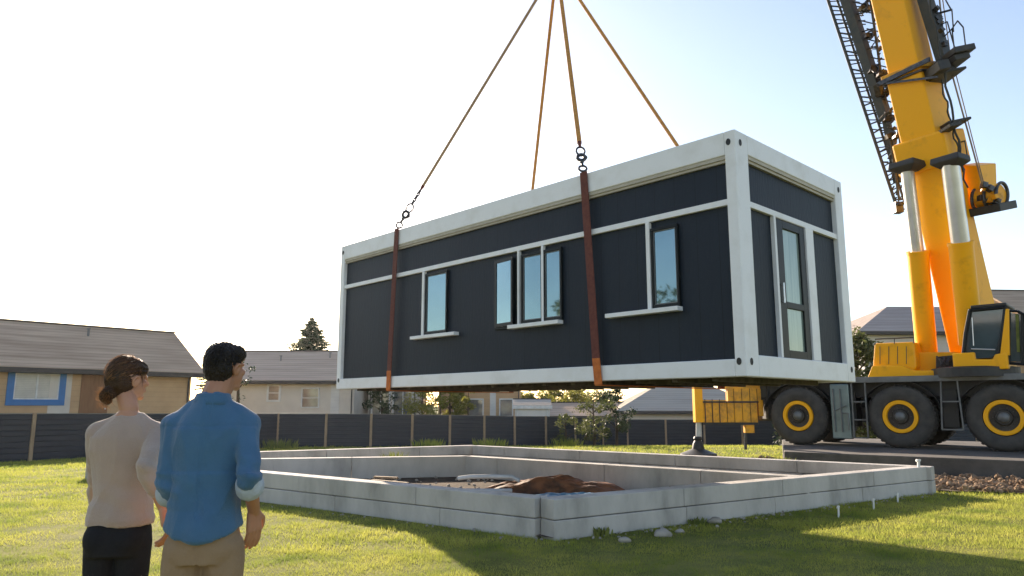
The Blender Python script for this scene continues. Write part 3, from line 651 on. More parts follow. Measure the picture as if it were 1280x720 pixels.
# side-hung casement left of the wide window, ajar
cw=MB(); bb(cw,3.72,4.24,.03,RC-.002,Z(2.66),Z(3.77)); fcw=cw.build('window','blackframe',hs,label='tall casement left of the wide window',bevel=.004)
mb=MB(); ang=R(7); hx=4.22
def hp_(s,o,z): # hinge at s=hx, opening outwards
    return (hx-(hx-s)*math.cos(ang), -(.02-(hx-s)*math.sin(ang))-(o) ,z)
for (a,b_,c,d) in ((3.76,4.22,Z(2.70),Z(2.75)),(3.76,4.22,Z(3.70),Z(3.75)),(3.76,3.80,Z(2.75),Z(3.70)),(4.18,4.22,Z(2.75),Z(3.70))):
    mb.loft([[hp_(a,0,c),hp_(b_,0,c),hp_(b_,0,d),hp_(a,0,d)],[hp_(a,.03,c),hp_(b_,.03,c),hp_(b_,.03,d),hp_(a,.03,d)]])
mb.build('sash','blackframe',fcw)
mb=MB(); a,b_,c,d=3.80,4.18,Z(2.75),Z(3.70); mb.loft([[hp_(a,.01,c),hp_(b_,.01,c),hp_(b_,.01,d),hp_(a,.01,d)],[hp_(a,.02,c),hp_(b_,.02,c),hp_(b_,.02,d),hp_(a,.02,d)]]); mb.build('pane','glass',fcw)
# door on the end wall (x ~ 0 plane)
mb=MB(); z0,z1=.25,Z(3.82)
for r0,r1,a,b_ in ((.95,1.13,z0,z1),(1.60,1.74,z0,z1),(1.13,1.60,z1-.10,z1),(1.13,1.60,z0,z0+.10),(1.13,1.60,Z(2.70),Z(2.78))): bb(mb,.025,RC-.002,r0,r1,a,b_)
dr=mb.build('door','blackframe',hs,bevel=.004)
mb=MB(); bb(mb,.05,.062,1.13,1.60,z0+.1,Z(2.70)); bb(mb,.05,.062,1.13,1.60,Z(2.78),z1-.1); mb.build('pane','curtain_glass',dr)
mb=MB(); mb.tube([(.0,-1.02,Z(2.75)),(.0,-1.02,Z(3.0))],.012,8); mb.tube([(.0,-1.02,Z(2.77)),(.03,-1.02,Z(2.77))],.008,6); mb.tube([(.0,-1.02,Z(2.98)),(.03,-1.02,Z(2.98))],.008,6); mb.build('handle','chrome',dr)
mb=MB(); bb(mb,.008,RC-.003,1.76,1.98,.252,zr-.037); bb(mb,.012,RC-.003,.89,.94,.252,zr-.037); mb.build('door_post','white',hs,bevel=.005)
mb=MB(); bb(mb,.018,RC-.003,.95,1.75,z1+.003,zr-.038); mb.build('door_lintel','beige',hs)
# lifting holes: black discs on the frame stand in for the recess shade
def hole(c,ax):
    mb=MB(); c=Vector(c); ax=Vector(ax); up=Vector((0,0,1)); sd_=ax.cross(up)
    ring=lambda k,o_: [c+ax*o_+(sd_*math.cos(t)*.024+up*math.sin(t)*.033)*k for t in [2*math.pi*i/20 for i in range(20)]]
    mb.loft([ring(1.25,.001),ring(1.25,.006),ring(1,.006),ring(.95,.002)],caps=True); mb.build('hole_shade_disc','black',hs)
for s in (.085,CL-.085):
    for z in (.17,CH-.14): hole(Lx(s,0,z),(0,1,0))
for r_ in (.12,CW-.12):
    for z in (.17,CH-.14): hole((0,-r_,z),(-1,0,0))
mb=MB(); bb(mb,.16,CL-.16,.17,CW-.17,.06,.12)
mb.build('floor','floorwood',hs)
mb=MB()
for i in range(15):
    s=.5+i*.56; bb(mb,s-.04,s+.04,.17,CW-.17,-.04,.055)
mb.build('floor_joist','floorwood',hs)
mb=MB(); bb(mb,.16,CL-.16,.17,CW-.17,CH-.10,CH-.03); mb.build('roof','roofmetal',hs)
# ------------------------------------------------------------------ slings
HOOK=Vector((.85,12.6,9.72))
def cpt(s,r,z=CH): return CA+dL*s+dE*r+Vector((0,0,z))
def belly(s,lean,label):
    root=empty('lifting_strap',cpt(s,0,0),label,'strap','maroon straps wrapped under the house')
    mb=MB(); t=.012; o=.02; hw=.065
    path=[(CH+.05,-.03,s+lean),(0-.06,-.03,s),]  # (z,r,s)
    sB=s; sT=s+lean
    P=[(sT,-o,CH+.04),(sB+lean*.25,-o-.012,.30)]
    def seg(mb,a,b_): # a,b=(s,r,z); width along s
        A=cpt(*a);B=cpt(*b_); n=dL; m_=(B-A).cross(n).normalized()
        mb.beam(A,B,n,m_,hw,t/2)
    seg(mb,(sT,-o-.005,CH+.02),(sB+(sT-sB)*.14,-o-.008,.26))
    mb.build('strap','strap',root,world=True,bevel=.004)
    mb=MB(); seg(mb,(sB+(sT-sB)*.14,-o-.012,.30),(sB,-o-.004,-.05)); seg(mb,(sB,-o,-.058),(sB,CW+o,-.058)); mb.build('lower_strap','orange',root,world=True,bevel=.003)
    mb=MB(); seg(mb,(sB,CW+o,-.06),(sB-.2,CW+o,CH+.02)); mb.build('strap','strap',root,world=True,bevel=.003)
    # strap edges: stitching rib
    return root
belly(7.02,-.14,'maroon strap around the far left end of the hanging house')
belly(2.12,.20,'maroon strap around the right half of the hanging house')
def link_chain(mb,p,q,n,r,wr):
    p=Vector(p);q=Vector(q);d=(q-p).normalized();a=d.orthogonal().normalized();b_=d.cross(a);L=(q-p).length/n
    for i in range(n):
        c=p+d*L*(i+.5); mb.torus(c,d,a if i%2 else b_,L*.62,wr,18,7,ell=.62)
def sling(attach,label,chain=None,thick=.028,m_='rope'):
    at_=Vector(attach); root=empty('lifting_sling',at_,label,'lifting sling','slings rising to the crane hook')
    top=HOOK; d=(top-at_).normalized(); p=at_
    if chain:
        mb=MB(); a=Vector((0,0,1)).cross(d).normalized() if abs(d.z)<.99 else Vector((1,0,0)); dd=d
        sd_=Vector((1,0,0)); sd_=(sd_-d*sd_.dot(d)).normalized()
        # bow shackle, hook, swivel, ring
        mb.torus(at_+d*.06,sd_,d,.055,.016,20,8); mb.build('shackle','steel',root,world=True,smooth=True)
        mb=MB(); mb.tube([at_+d*.11,at_+d*.20],[.022,.018],10); mb.torus(at_+d*.29,sd_,d,.055,.026,20,8,ell=1.1); mb.ell(at_+d*.20,.032); mb.ell(at_+d*.29+sd_*.055,.035)
        mb.build('lifting_hook','steel',root,world=True,smooth=True)
        mb=MB(); mb.torus(at_+d*.43,d,sd_,.085,.015,22,8,ell=.72)
        if chain>.6: link_chain(mb,at_+d*.52,at_+d*chain,5,.05,.014)
        mb.build('chain','steel',root,world=True,smooth=True); p=at_+d*max(.52,chain)
        mb=MB(); mb.tube([p-d*.02,p+d*.10],[.012,.036],10); mb.build('strap_eye','strap',root,world=True,smooth=True)
        p=p+d*.08
    mb=MB(); sd_=(Vector((1,0,0))-d*d.x).normalized(); mb.beam(p,top,sd_,d.cross(sd_),thick,.012); mb.build('webbing',m_,root,world=True,bevel=.003)
sling(cpt(6.86,-.02,CH+.03),'left near sling with steel chain above the left maroon strap',.82,.026,'ropeflare')
sling(cpt(2.33,-.02,CH+.03),'near sling with steel shackle and hook above the right maroon strap',.52,.034)
sling(cpt(6.45,CW-.1,CH),'orange sling reaching the roof behind the middle of the house',None,.030)
sling(cpt(1.95,CW-.1,CH),'orange sling slanting right to the roof behind the near corner',None,.030)
hk=empty('hook_block',HOOK,'yellow hook block above the slings','hook')
mb=MB(); mb.torus(HOOK+Vector((0,0,.05)),(1,0,0),(0,0,1),.12,.04); mb.tube([HOOK+Vector((0,0,.15)),HOOK+Vector((0,0,.45))],.05); mb.build('hook','steel',hk,world=True,smooth=True)
mb=MB(); mb.box(HOOK+Vector((0,0,.85)),(.5,.22,.8)); mb.build('sheave_case','yellow',hk,world=True,bevel=.05)
# ------------------------------------------------------------------ crane
CP=Vector((8.01,20.7,.42)); dc=Vector((.747,-.665,0)).normalized(); nc=Vector((.665,.747,0)).normalized(); UZ=Vector((0,0,1))
crane=empty('mobile_crane',CP,'yellow mobile crane with raised boom and black carrier standing on the concrete road','crane',rz=math.atan2(dc.y,dc.x))
# crane local: x = along carrier to the right, y = away (nc), z up from slab
def cl(s,n,z): return Vector((s,n,z-.42))   # z given as world height
def cbox(mb,s0,s1,n0,n1,z0,z1): return mb.b2((s0,n0,z0-.42),(s1,n1,z1-.42))
def wheel(s,near=True):
    n0=0 if near else 2.5; ax=Vector((0,-1,0)) if near else Vector((0,1,0))
    c=Vector((s,n0+ (.62 if near else -.12+.0),.80)); 
    wr=empty('wheel',(0,0,0),None,None); wr.parent=crane; wr.location=(s,.31 if near else 2.69,.80)
    # tyre profile along axis (h from -.31 to .31)
    pr_=[(.42,-.26),(.55,-.31),(.68,-.31),(.765,-.27),(.795,-.20),(.80,0),(.795,.20),(.765,.27),(.68,.31),(.55,.315),(.44,.27),(.42,.2)]
    mb=MB(); mb.lathe(pr_,(0,0,0),ax,56)
    # tread blocks
    for i in range(40):
        t=2*math.pi*i/40
        for sgn in (-1,1):
            ca,sa=math.cos(t+sgn*.04),math.sin(t+sgn*.04); m_=Matrix.Rotation(-t+R(90),3,'Y')@Matrix.Rotation(sgn*R(25),3,'Z')
            mb.box((ca*.80,sgn*.14,sa*.80),(.055,.20,.022),Matrix(((sa,0,ca),(0,1,0),(-ca,0,sa)))) 
    mb.build('tyre','tyre',wr,smooth=True)
    mb=MB(); mb.lathe([(.42,.10),(.42,.275),(.415,.295),(.385,.300),(.325,.290),(.318,.26),(.315,.10)],(0,0,0),ax,48); mb.build('rim','yellow',wr,smooth=True)
    mb=MB(); mb.lathe([(.318,.05),(.316,.20),(.28,.17),(.20,.15),(.19,.24),(.17,.27),(.0,.275)],(0,0,0),ax,36)
    mb.build('rim_disc','rim',wr,smooth=True)
    mb=MB(); mb.lathe([(.13,.272),(.125,.31),(.09,.345),(.0,.36)],(0,0,0),ax,28)
    for i in range(10):
        t=2*math.pi*i/10; p=Vector((math.cos(t)*.235,0,math.sin(t)*.235))+ax*.15; mb.tube([p,p+ax*.05],.018,6)
    mb.build('hub','greysteel',wr,smooth=True)
    return wr
w0=wheel(0,True); w1=wheel(0,False)
def cpwheel(src,s):
    r=src.copy(); col.objects.link(r); r.location.x=s
    for ch in src.children: c=ch.copy(); col.objects.link(c); c.parent=r
for s in (2.62,4.86,7.4): cpwheel(w0,s)
for s in (2.62,4.86,7.4): cpwheel(w1,s)
mb=MB(); cbox(mb,-1.5,9.6,.72,2.28,1.05,2.12); cbox(mb,-1.4,9.5,.30,2.7,1.72,2.12); 
for s in (0,2.62,4.86,7.4):
    mb.tube([cl(s,.5,1.22),cl(s,2.5,1.22)],.11,12); mb.ell(cl(s,1.5,1.2),(.32,.28,.30))
for s0,s1 in ((1.02,1.50),(3.55,3.9),(5.9,6.4)): cbox(mb,s0,s1,.25,.7,.95,1.9)
mb.build('chassis','black',crane,bevel=.02)
mb=MB(); cbox(mb,-1.5,9.6,-.03,3.03,2.125,2.20); cbox(mb,1.35,9.6,-.06,-.032,2.10,2.25)
mb.build('deck','greysteel',crane,bevel=.01)
# mudguards
mb=MB()
for s in (0,2.62,4.86,7.4):
    arc=[(s+.98*math.cos(t),1.22+.90*math.sin(t)) for t in [R(a) for a in range(15,166,10)]]
    r0=[(x,.02,z-.42) for x,z in arc]; r1=[(x,.60,z-.42) for x,z in arc]
    v=[];n=len(arc)
    for (x,z) in arc: v+=[(x,.02,z-.42),(x,.62,z-.42),(x,.62,min(z+.02,2.12)-.42),(x,.02,min(z+.02,2.12)-.42)]
    mb.loft([v[i*4:i*4+4] for i in range(n)])
mb.build('mudguard','black',crane)
# tank, ladders
mb=MB(); cbox(mb,.93,1.42,-.02,.24,.62,2.08); mb.build('storage_tank','tank',crane,bevel=.03)
mb=MB()
for a in (1.02,1.20): mb.tube([cl(a,-.05,1.95),cl(a,-.07,1.5),cl(a,-.05,.8)],.018,8)
mb.tube([cl(1.2,-.06,1.30),cl(1.38,-.06,1.30),cl(1.38,-.06,.85)],.02,8); mb.tube([cl(1.02,-.06,1.35),cl(1.34,-.06,1.5)],.014,8)
mb.build('tank_pipe','greysteel',crane,smooth=True)
def ladder(s0,s1,zt,zb,flare,steps):
    mb=MB()
    for k,sg in ((s0,-1),(s1,1)): mb.beam(cl(k,.0,zt),cl(k+sg*flare,-.06,zb),Vector((1,0,0)),Vector((0,1,0)),.016,.03)
    for i in range(steps):
        t=i/(steps-1) if steps>1 else 1; z=zt-.42+(zb+.42-zt-.0)*t if False else (zt-.5)+(zb-(zt-.5))*t
        f=flare*(zt-z)/(zt-zb); mb.box(cl((s0+s1)/2,-.05,z),(s1-s0+2*f,.14,.03))
    mb.build('ladder','greysteel',crane)
ladder(1.50,1.84,2.1,.66,.0,3); ladder(3.62,3.98,2.1,.92,.05,2)
# rear outrigger assembly, modelled in world space near (5.3..7.8, 21.8)
YO=21.8
def ob(mb,u0,u1,v0,v1,y0=-.15,y1=.15):
    a=at(u0,v0,YO);c=at(u1,v1,YO); return mb.b2((a.x,YO+y0,c.z),(c.x,YO+y1,a.z))
mb=MB(); ob(mb,866,878,474,528,-.16,.16); mb.build('outrigger_post','yellow',crane,world=True,bevel=.015)
mb=MB(); ob(mb,877,946,503,528,-.12,.12); ob(mb,908,950,486,503,-.12,.12); ob(mb,905,975,478,487,-.1,.1); ob(mb,876,906,500,504,-.14,.14)
mb.build('outrigger_beam','yellowdirty',crane,world=True,bevel=.01)
mb=MB()
for u in (879,888,897,906,915,925,935,944): ob(mb,u,u+2.2,499 if u<906 else 486,531,-.15,-.121)
ob(mb,877,946,528,531,-.15,.15); ob(mb,877,946,501.5,503.5,-.17,-.141); mb.build('outrigger_rib','black',crane,world=True)
mb=MB(); mb.tube([at(873.5,528,YO),at(873.5,554,YO)],.085,16); mb.build('jack_rod','pvc',crane,world=True,smooth=True)
fz=at(873,566,YO); gz=tz(fz.x,YO)
mb=MB(); mb.box((fz.x,YO,gz+.06),(1.5,1.2,.12)); mb.box((fz.x,YO,gz+.17),(1.3,1.0,.09)); mb.build('crane_mat','timber',crane,world=True,bevel=.01)
mb=MB(); mb.lathe([(.10,.58),(.13,.52),(.10,.46),(.15,.38),(.18,.22),(.40,.13),(.52,.09),(.54,.0)],(fz.x,YO,gz+.2),(0,0,1),28); mb.build('foot_pad','black',crane,world=True,smooth=True)
mb=MB()
for k in range(7):
    a=at(944+k*3.4,random.uniform(482,492),YO); c=at(948+k*3.0,random.uniform(505,522),YO); a.y+=random.uniform(-.1,.2)
    mid=(a+c)/2+Vector((random.uniform(-.15,.15),-.1,random.uniform(-.1,.1))); mb.tube([a,mid,c],random.uniform(.015,.03),8)
for k in range(6):
    a=at(random.uniform(946,966),random.uniform(488,515),YO); mb.box(a,(.14,.2,.12),Matrix.Rotation(random.random(),3,'Y'))
mb.build('hydraulic_hose','steel',crane,world=True)
mb=MB(); ob(mb,930,942,530,541,-.1,.1); mb.build('jack_bracket','yellowdirty',crane,world=True,bevel=.01)
mb=MB(); ob(mb,946,953,500,520,-.13,.1); mb.build('jack_bracket','yellowdirty',crane,world=True,bevel=.01)
mb=MB(); mb.tube([at(932,541,YO),at(932,562,YO)],.045,12); mb.build('jack_rod','steel',crane,world=True)
mb=MB(); a=at(955,500,YO); mb.b2((a.x,21.5,1.1),(7.6,22.1,2.1)); mb.build('rear_frame','black',crane,world=True,bevel=.02)
# superstructure frame: F forward to hook, Rr right
BB=Vector((12.34,19.25,2.8)); HT=57.
hd=Vector((.78,12.6,0))-Vector((BB.x,BB.y,0)); HL=hd.length; FF=hd.normalized(); RR=Vector((FF.y,-FF.x,0))
if RR.x<0: RR=-RR
def bp(z): t=(z-BB.z)/(HT-BB.z); return Vector((BB.x+hd.x*t,BB.y+hd.y*t,z))
BD=(bp(20)-BB).normalized(); BN=BD.cross(RR).normalized()
if BN.dot(FF)<0: BN=-BN     # underside normal, facing the camera side
def bo(z,r=0,n=0): return bp(z)+RR*r+BN*n
# turntable + body
mb=MB(); mb.lathe([(.95,0),(.95,.22),(.8,.25)],(11.6,18.3,2.2),(0,0,1),40); mb.build('turntable','black',crane,world=True)
def cpl(u,v,n): # pixel onto carrier-parallel plane at offset n
    r=ray(u,v); P0=CP+nc*n; t=(P0-Vector((0,0,CAMH))).dot(nc)/r.dot(nc); return Vector((0,0,CAMH))+r*t
def slabpoly(name,m,pix,n0,n1,bevel=.02,parent=None,**k):
    f=[cpl(u,v,n0) for u,v in pix]; dn=nc*(n1-n0)
    mb=MB(); mb.loft([f,[p+dn for p in f]]); return mb.build(name,m,parent or crane,world=True,bevel=bevel,**k)
slabpoly('engine_cover','yellow',[(1093,429),(1143,427),(1146,458),(1142,465),(1090,468)],.35,1.9,.05)
slabpoly('engine_skirt','yellow',[(1090,457),(1128,457),(1142,463),(1172,463),(1172,470),(1084,473)],.12,2.2,.03)
slabpoly('turntable_frame','yellow',[(1128,446),(1150,440),(1196,440),(1200,464),(1140,466)],.75,2.6,.03)
slabpoly('machinery','black',[(1170,446),(1192,444),(1192,466),(1170,466)],.62,.74,.0)
mb=MB()
for k in range(9):
    a=cpl(random.uniform(1170,1190),random.uniform(444,450),.6); c=cpl(random.uniform(1170,1190),random.uniform(458,464),.56); mb.tube([a,(a+c)/2-nc*.06,c],.02,6)
mb.build('hydraulic_hose','steel',crane,world=True)
mb=MB()
for k in range(4): mb.tube([cpl(1100+k*11,433,.34),cpl(1100+k*11,455,.34)],.008,5)
mb.tube([cpl(1094,431,.3),cpl(1094,424,.3),cpl(1142,422,.3),cpl(1142,429,.3)],.016,6); mb.tube([cpl(1118,423,.3),cpl(1118,430,.3)],.013,6)
mb.build('handrail','steel',crane,world=True)
# cab
cab=slabpoly('cab','yellow',[(1190,442),(1218,440),(1219,449),(1241,449),(1243,443),(1259,440),(1261,461),(1192,465)],-.12,1.2,.03)
gl=[(1206,444),(1209,420),(1214,390),(1255,385),(1251,415),(1246,441),(1240,447),(1220,448)]
slabpoly('windscreen','cabglass',gl,-.02,1.2,.0,parent=cab)
fr=[(1203.5,444),(1207,415),(1212,387.5)]; 
mb=MB(); pth=[(1204,445),(1207,417),(1212.5,388),(1257,383.5),(1253,415),(1247.5,443)]
pp=[cpl(u,v,-.05) for u,v in pth]
for a,c in zip(pp,pp[1:]): mb.tube([a,c],.045,8)
for a in pp: mb.ell(a,.046,8,6)
mb.build('window_frame','blackframe',cab,world=True,smooth=True)
mb=MB(); a=cpl(1213,385.5,-.08);c=cpl(1258,381.5,-.08); 
mb.loft([[a,c,c+nc*1.4,a+nc*1.4],[p+Vector((0,0,.07)) for p in (a,c,c+nc*1.4,a+nc*1.4)]]); mb.build('cab_roof','black',cab,world=True,bevel=.02)
mb=MB(); mb.tube([cpl(1215,397,-.06),cpl(1217,432,-.07)],.010,6); mb.tube([cpl(1214,436,-.07),cpl(1244,437,-.07)],.014,6); mb.build('wiper','chrome',cab,world=True)
slabpoly('door_pillar','yellow',[(1257,386),(1261,386),(1262,444),(1250,444)],-.10,.2,.01,parent=cab)
slabpoly('side_window','cabglass',[(1261,391),(1277,392),(1290,400),(1290,452),(1262,452)],.04,1.2,.01,parent=cab)
mb=MB()
for pts in ([(1261,389),(1272,389),(1290,399)],[(1261,389),(1261,454),(1290,456)],[(1278,394),(1278,454)]):
    q=[cpl(u,v,.01) for u,v in pts]
    for a,c in zip(q,q[1:]): mb.tube([a,c],.035,8)
mb.build('window_frame','blackframe',cab,world=True)
slabpoly('handrail_panel','weed',[(1269,392),(1273,393),(1275,440),(1271,440)],-.02,.025,.005,parent=cab)
# boom
def bsec(name,z0,z1,hw,hd_,m='yellow',off=0,bev=.04,parent=None):
    mb=MB(); mb.beam(bo(z0),bo(z1),RR,BN,hw,hd_); return mb.build(name,m,parent or crane,world=True,bevel=bev)
boom=bsec('boom',2.6,10.35,.475,.46)
# head block (wider) where the rams attach
mb=MB(); mb.beam(bo(7.72),bo(8.6),RR,BN,.70,.53); mb.build('boom_bracket','yellow',boom,world=True,bevel=.06)
def collar(z,e,h,m='steel'):
    mb=MB(); a,c=.50+e,.48+e
    mb.beam(bo(z-h),bo(z+h),RR,BN,a,c); mb.build('collar',m,boom,world=True,bevel=.015)
collar(10.35,.05,.07,'yellowdirty'); collar(10.20,.035,.03)
bsec('boom_section',10.36,22,.42,.40)
bsec('boom_section',22.01,34,.37,.35); bsec('boom_section',34.01,46,.32,.30); bsec('boom_section',46.01,57,.27,.25)
mb=MB(); mb.box(bo(57.2),(1.0,1.0,.9)); mb.build('boom_head','yellow',crane,world=True,bevel=.1)
mb=MB(); q=bo(57)
for k in (-.1,.1): mb.tube([Vector((HOOK.x+k,HOOK.y,HOOK.z+1.2)),Vector((q.x+k,q.y-.0,q.z))],.014,6)
mb.build('hoist_rope','steel',crane,world=True)
# lift cylinders
def cyl(r,ub,vb,um,vm,ut,vt,n_,hr,hb):
    # world points chosen on plane in front of the boom underside
    def on(u,v,o):   # plane through boom line offset along BN
        rr=ray(u,v); P0=bo(5.,0,o); t=(P0-Vector((0,0,CAMH))).dot(BN)/rr.dot(BN); return Vector((0,0,CAMH))+rr*t
    Bt=on(ub,vb,n_);Md=on(um,vm,n_);Tp=on(ut,vt,n_)
    c=empty('lift_cylinder',(0,0,0),None,None); c.parent=crane; c.matrix_local=wm(crane).inverted()@Matrix.Translation(Bt)
    c.location=wm(crane).inverted()@Bt; c.rotation_euler=(0,0,-crane.rotation_euler.z)
    mb=MB(); mb.tube([Bt,Md],hb,28); mb.tube([Md-(Md-Bt).normalized()*.02,Md+(Md-Bt).normalized()*.07],hb*1.06,28); mb.build('barrel','yellow',c,world=True,smooth=True)
    mb=MB(); mb.tube([Md,Tp],hr,24); mb.build('rod','chrome',c,world=True,smooth=True)
    mb=MB(); d=(Tp-Md).normalized()
    mb.loft([[Tp+RR*a+FF*b_+UZ*z_ for a,b_ in ((-w_,-w_*.8),(w_,-w_*.8),(w_,w_*.8),(-w_,w_*.8))] for w_,z_ in ((.20,-.08),(.36,.05),(.34,.20))]); 
    mb.build('rod_bracket','black',c,world=True,bevel=.02)
cyl(-.6,1160,456,1147,317,1134,212,.80,.16,.26)
cyl(.6,1214,430,1201,306,1188,206,.80,.21,.28)
# plane spanned by boom direction and RR for side gear
def bpl(u,v,n=0.): 
    rr=ray(u,v); P0=bo(5.,0,n); t=(P0-Vector((0,0,CAMH))).dot(BN)/rr.dot(BN); return Vector((0,0,CAMH))+rr*t
# lattice jib stowed along the left side, continued above frame
def ext(a,b_,k): return a+(b_-a)*k
b0=bpl(1122,262); o0=bpl(1035,0); b1=bpl(1108,150); h0=bpl(1059,0); b2=bpl(1124,250); i0=bpl(1088,0)
outer=(b0,ext(b0,o0,1.5)); heavy=(b1,ext(b1,h0,1.9)); inner=(b2,ext(b2,i0,1.5)); bk=-BN*.45
mb=MB(); mb.tube([outer[0],outer[1]],.045,8); mb.tube([outer[0]+bk,outer[1]+bk],.035,8)
mb.tube([inner[0],inner[1]],.035,8); mb.tube([inner[0]+bk,inner[1]+bk],.035,8)
mb.beam(heavy[0],heavy[1],RR,BN,.13,.13); mb.beam(heavy[0],b2+UZ*.5,RR,BN,.10,.05)
jib=mb.build('lattice_jib','lattice',crane,world=True)
mb=MB(); N_=34
for i in range(N_):
    t=i/N_; t2=(i+.5)/N_; P0=outer[0].lerp(outer[1],t);P1=outer[0].lerp(outer[1],t2); Q0=inner[0].lerp(inner[1],t);Q1=inner[0].lerp(inner[1],t2)
    m0=P0.lerp(Q0,.55); m1=P1.lerp(Q1,.55)
    jj=UZ*random.uniform(-.12,.12); mb.tube([P0,m0+jj],.024,6); mb.tube([P1,m1+bk*.5-jj],.018,6); mb.tube([P0,m0+bk+jj*2],.018,6); mb.tube([P0+bk,m0+bk],.018,6)
    if i%2: mb.tube([m0,Q1],.022,6); mb.tube([Q0+bk,m1+bk],.018,6)
    else: mb.tube([m1,Q0],.018,6); mb.tube([Q0,Q0+bk],.02,6)
mb.build('lacing','lattice',jib,world=True)
for (u,v) in ((1085,45),(1092,88),(1100,120),(1110,150),(1107,105),(1078,10),(1112,170)):
    mb=MB(); c=bpl(u,v,.05); mb.box(c,(random.uniform(.12,.25),.16,random.uniform(.10,.24)),Matrix.Rotation(random.uniform(-.5,.5),3,'Y')); mb.torus(c+RR*.06,RR,UZ,.11,.03,14,6); mb.build('pulley_bracket','steel',jib,world=True)
mb=MB(); mb.box(b0+UZ*.05,(.22,.25,.3)); mb.build('sheave','steel',jib,world=True,smooth=True)
mb=MB(); mb.torus(b0+RR*.08+UZ*.15,RR,BN,.11,.05,20,8); mb.build('sheave','steel',jib,world=True,smooth=True)
for k,(ua,va,ub,vb,n_,r_) in enumerate(((1158,-20,1205,215,.30,.028),(1176,100,1209,235,.2,.022))):
    mb=MB(); A_=bpl(ua,va,n_);B_=bpl(ub,vb,n_); pts=[A_.lerp(B_,t/24)+RR*.03*math.sin(t*1.3+k)+BN*.02*math.sin(t*2.1) for t in range(25)]; mb.tube(pts,r_,7); mb.build('hydraulic_hose','black',crane,world=True,smooth=True)
for k in range(26):
    mb=MB(); t=random.random(); c=bpl(1090+30*t+random.uniform(-6,6),-5+185*t,random.uniform(-.3,.25)); mb.box(c,(random.uniform(.05,.16),random.uniform(.05,.2),random.uniform(.05,.22)),Matrix.Rotation(random.uniform(-.8,.8),3,'Y'))
    q=c+RR*random.uniform(-.35,.3)+UZ*random.uniform(-.3,.3); mb.tube([c,(c+q)/2+BN*.08,q],.018,6); mb.build('fitting','steel',jib,world=True)
for k in range(14):
    mb=MB(); t=random.random(); c=bpl(1166+24*t,-5+95*t,random.uniform(-.4,.2)); mb.box(c,(random.uniform(.05,.16),random.uniform(.05,.2),random.uniform(.05,.18)),Matrix.Rotation(random.uniform(-.8,.8),3,'Y')); mb.build('fitting','steel',boom,world=True)
wn0=boom
for k in range(7):
    mb=MB(); c=bpl(1226+random.uniform(0,24),random.uniform(228,258),random.uniform(-.5,-.2)); mb.box(c,(random.uniform(.08,.2),.15,random.uniform(.06,.14)),Matrix.Rotation(random.uniform(-.6,.6),3,'Y')); mb.build('fitting','yellowdirty',wn0,world=True)
mb=MB(); # brace arm from jib across the boom face
mb.beam(bpl(1097,106,.52),bpl(1162,74,.52),UZ,BN,.06,.04); mb.beam(bpl(1097,106,.52),bpl(1100,120,.2),RR,BN,.08,.08); mb.beam(bpl(1108,104,.53),bpl(1172,96,.53),UZ,BN,.03,.03)
mb.build('jib_brace','steel',crane,world=True)
# right-hand gear: dark rail, platforms, railings, rope
mb=MB(); a=bpl(1157,0,-.1);c=bpl(1183,84,-.1); a=ext(c,a,1.6); mb.beam(a,c,RR,BN,.12,.18)
a2=bpl(1163,0,-.3);c2=bpl(1190,90,-.3); mb.tube([ext(c2,a2,1.6),c2],.03,6)
for i in range(16):
    t=i/16; mb.tube([a.lerp(c,t),ext(c2,a2,1.6).lerp(c2,min(1,t+.05))],.02,6)
mb.build('side_rail','lattice',crane,world=True)
mb=MB()
def plat(u,v,wd,h,n=-.1):
    c=bpl(u,v,n); mb.box(c,(wd,.9,h),Matrix.Rotation(R(12),3,'Y').inverted())
for a_ in ((1193,70,.55,.16),(1190,80,.4,.16),(1178,97,.75,.07),(1187,158,.62,.07),(1182,163,.3,.10,.4),(1168,90,.3,.25,.3)):
    mb=MB(); plat(*a_); mb.build('platform','black',crane,world=True,bevel=.02)
mb=MB()
def wires(P,r=.018,n=-.2):
    q=[bpl(u,v,n) for u,v in P]
    for a_,c_ in zip(q,q[1:]): mb.tube([a_,c_],r,6)
for k in (-.2,-.7):
    wires([(1182,68),(1178,30),(1184,27),(1194,62)],n=k); wires([(1193,62),(1190,36),(1197,26),(1204,34),(1208,66)],n=k); wires([(1182,0),(1190,14),(1192,40)],n=k); wires([(1168,18),(1190,12)],n=k,r=.03); wires([(1190,36),(1178,48)],n=k)
for (u,v) in ((1178,30),(1190,36),(1197,26)): mb.tube([bpl(u,v,-.2),bpl(u,v,-.7)],.018,6)
mb.build('railing','steel',crane,world=True)
mb=MB()
for k in (-.2,-.7):
    wires([(1194,180),(1206,176),(1209,194)],n=k); wires([(1194,196),(1209,197)],n=k)
mb.tube([bpl(1206,176,-.2),bpl(1206,176,-.7)],.018,6)
mb.build('railing','steel',crane,world=True)
mb=MB(); wires([(1170,-40),(1181,60),(1229,234)],r=.022,n=-.3); wires([(1177,-10),(1187,62),(1231,234)],r=.014,n=-.5); mb.build('hoist_rope','postwood',crane,world=True)
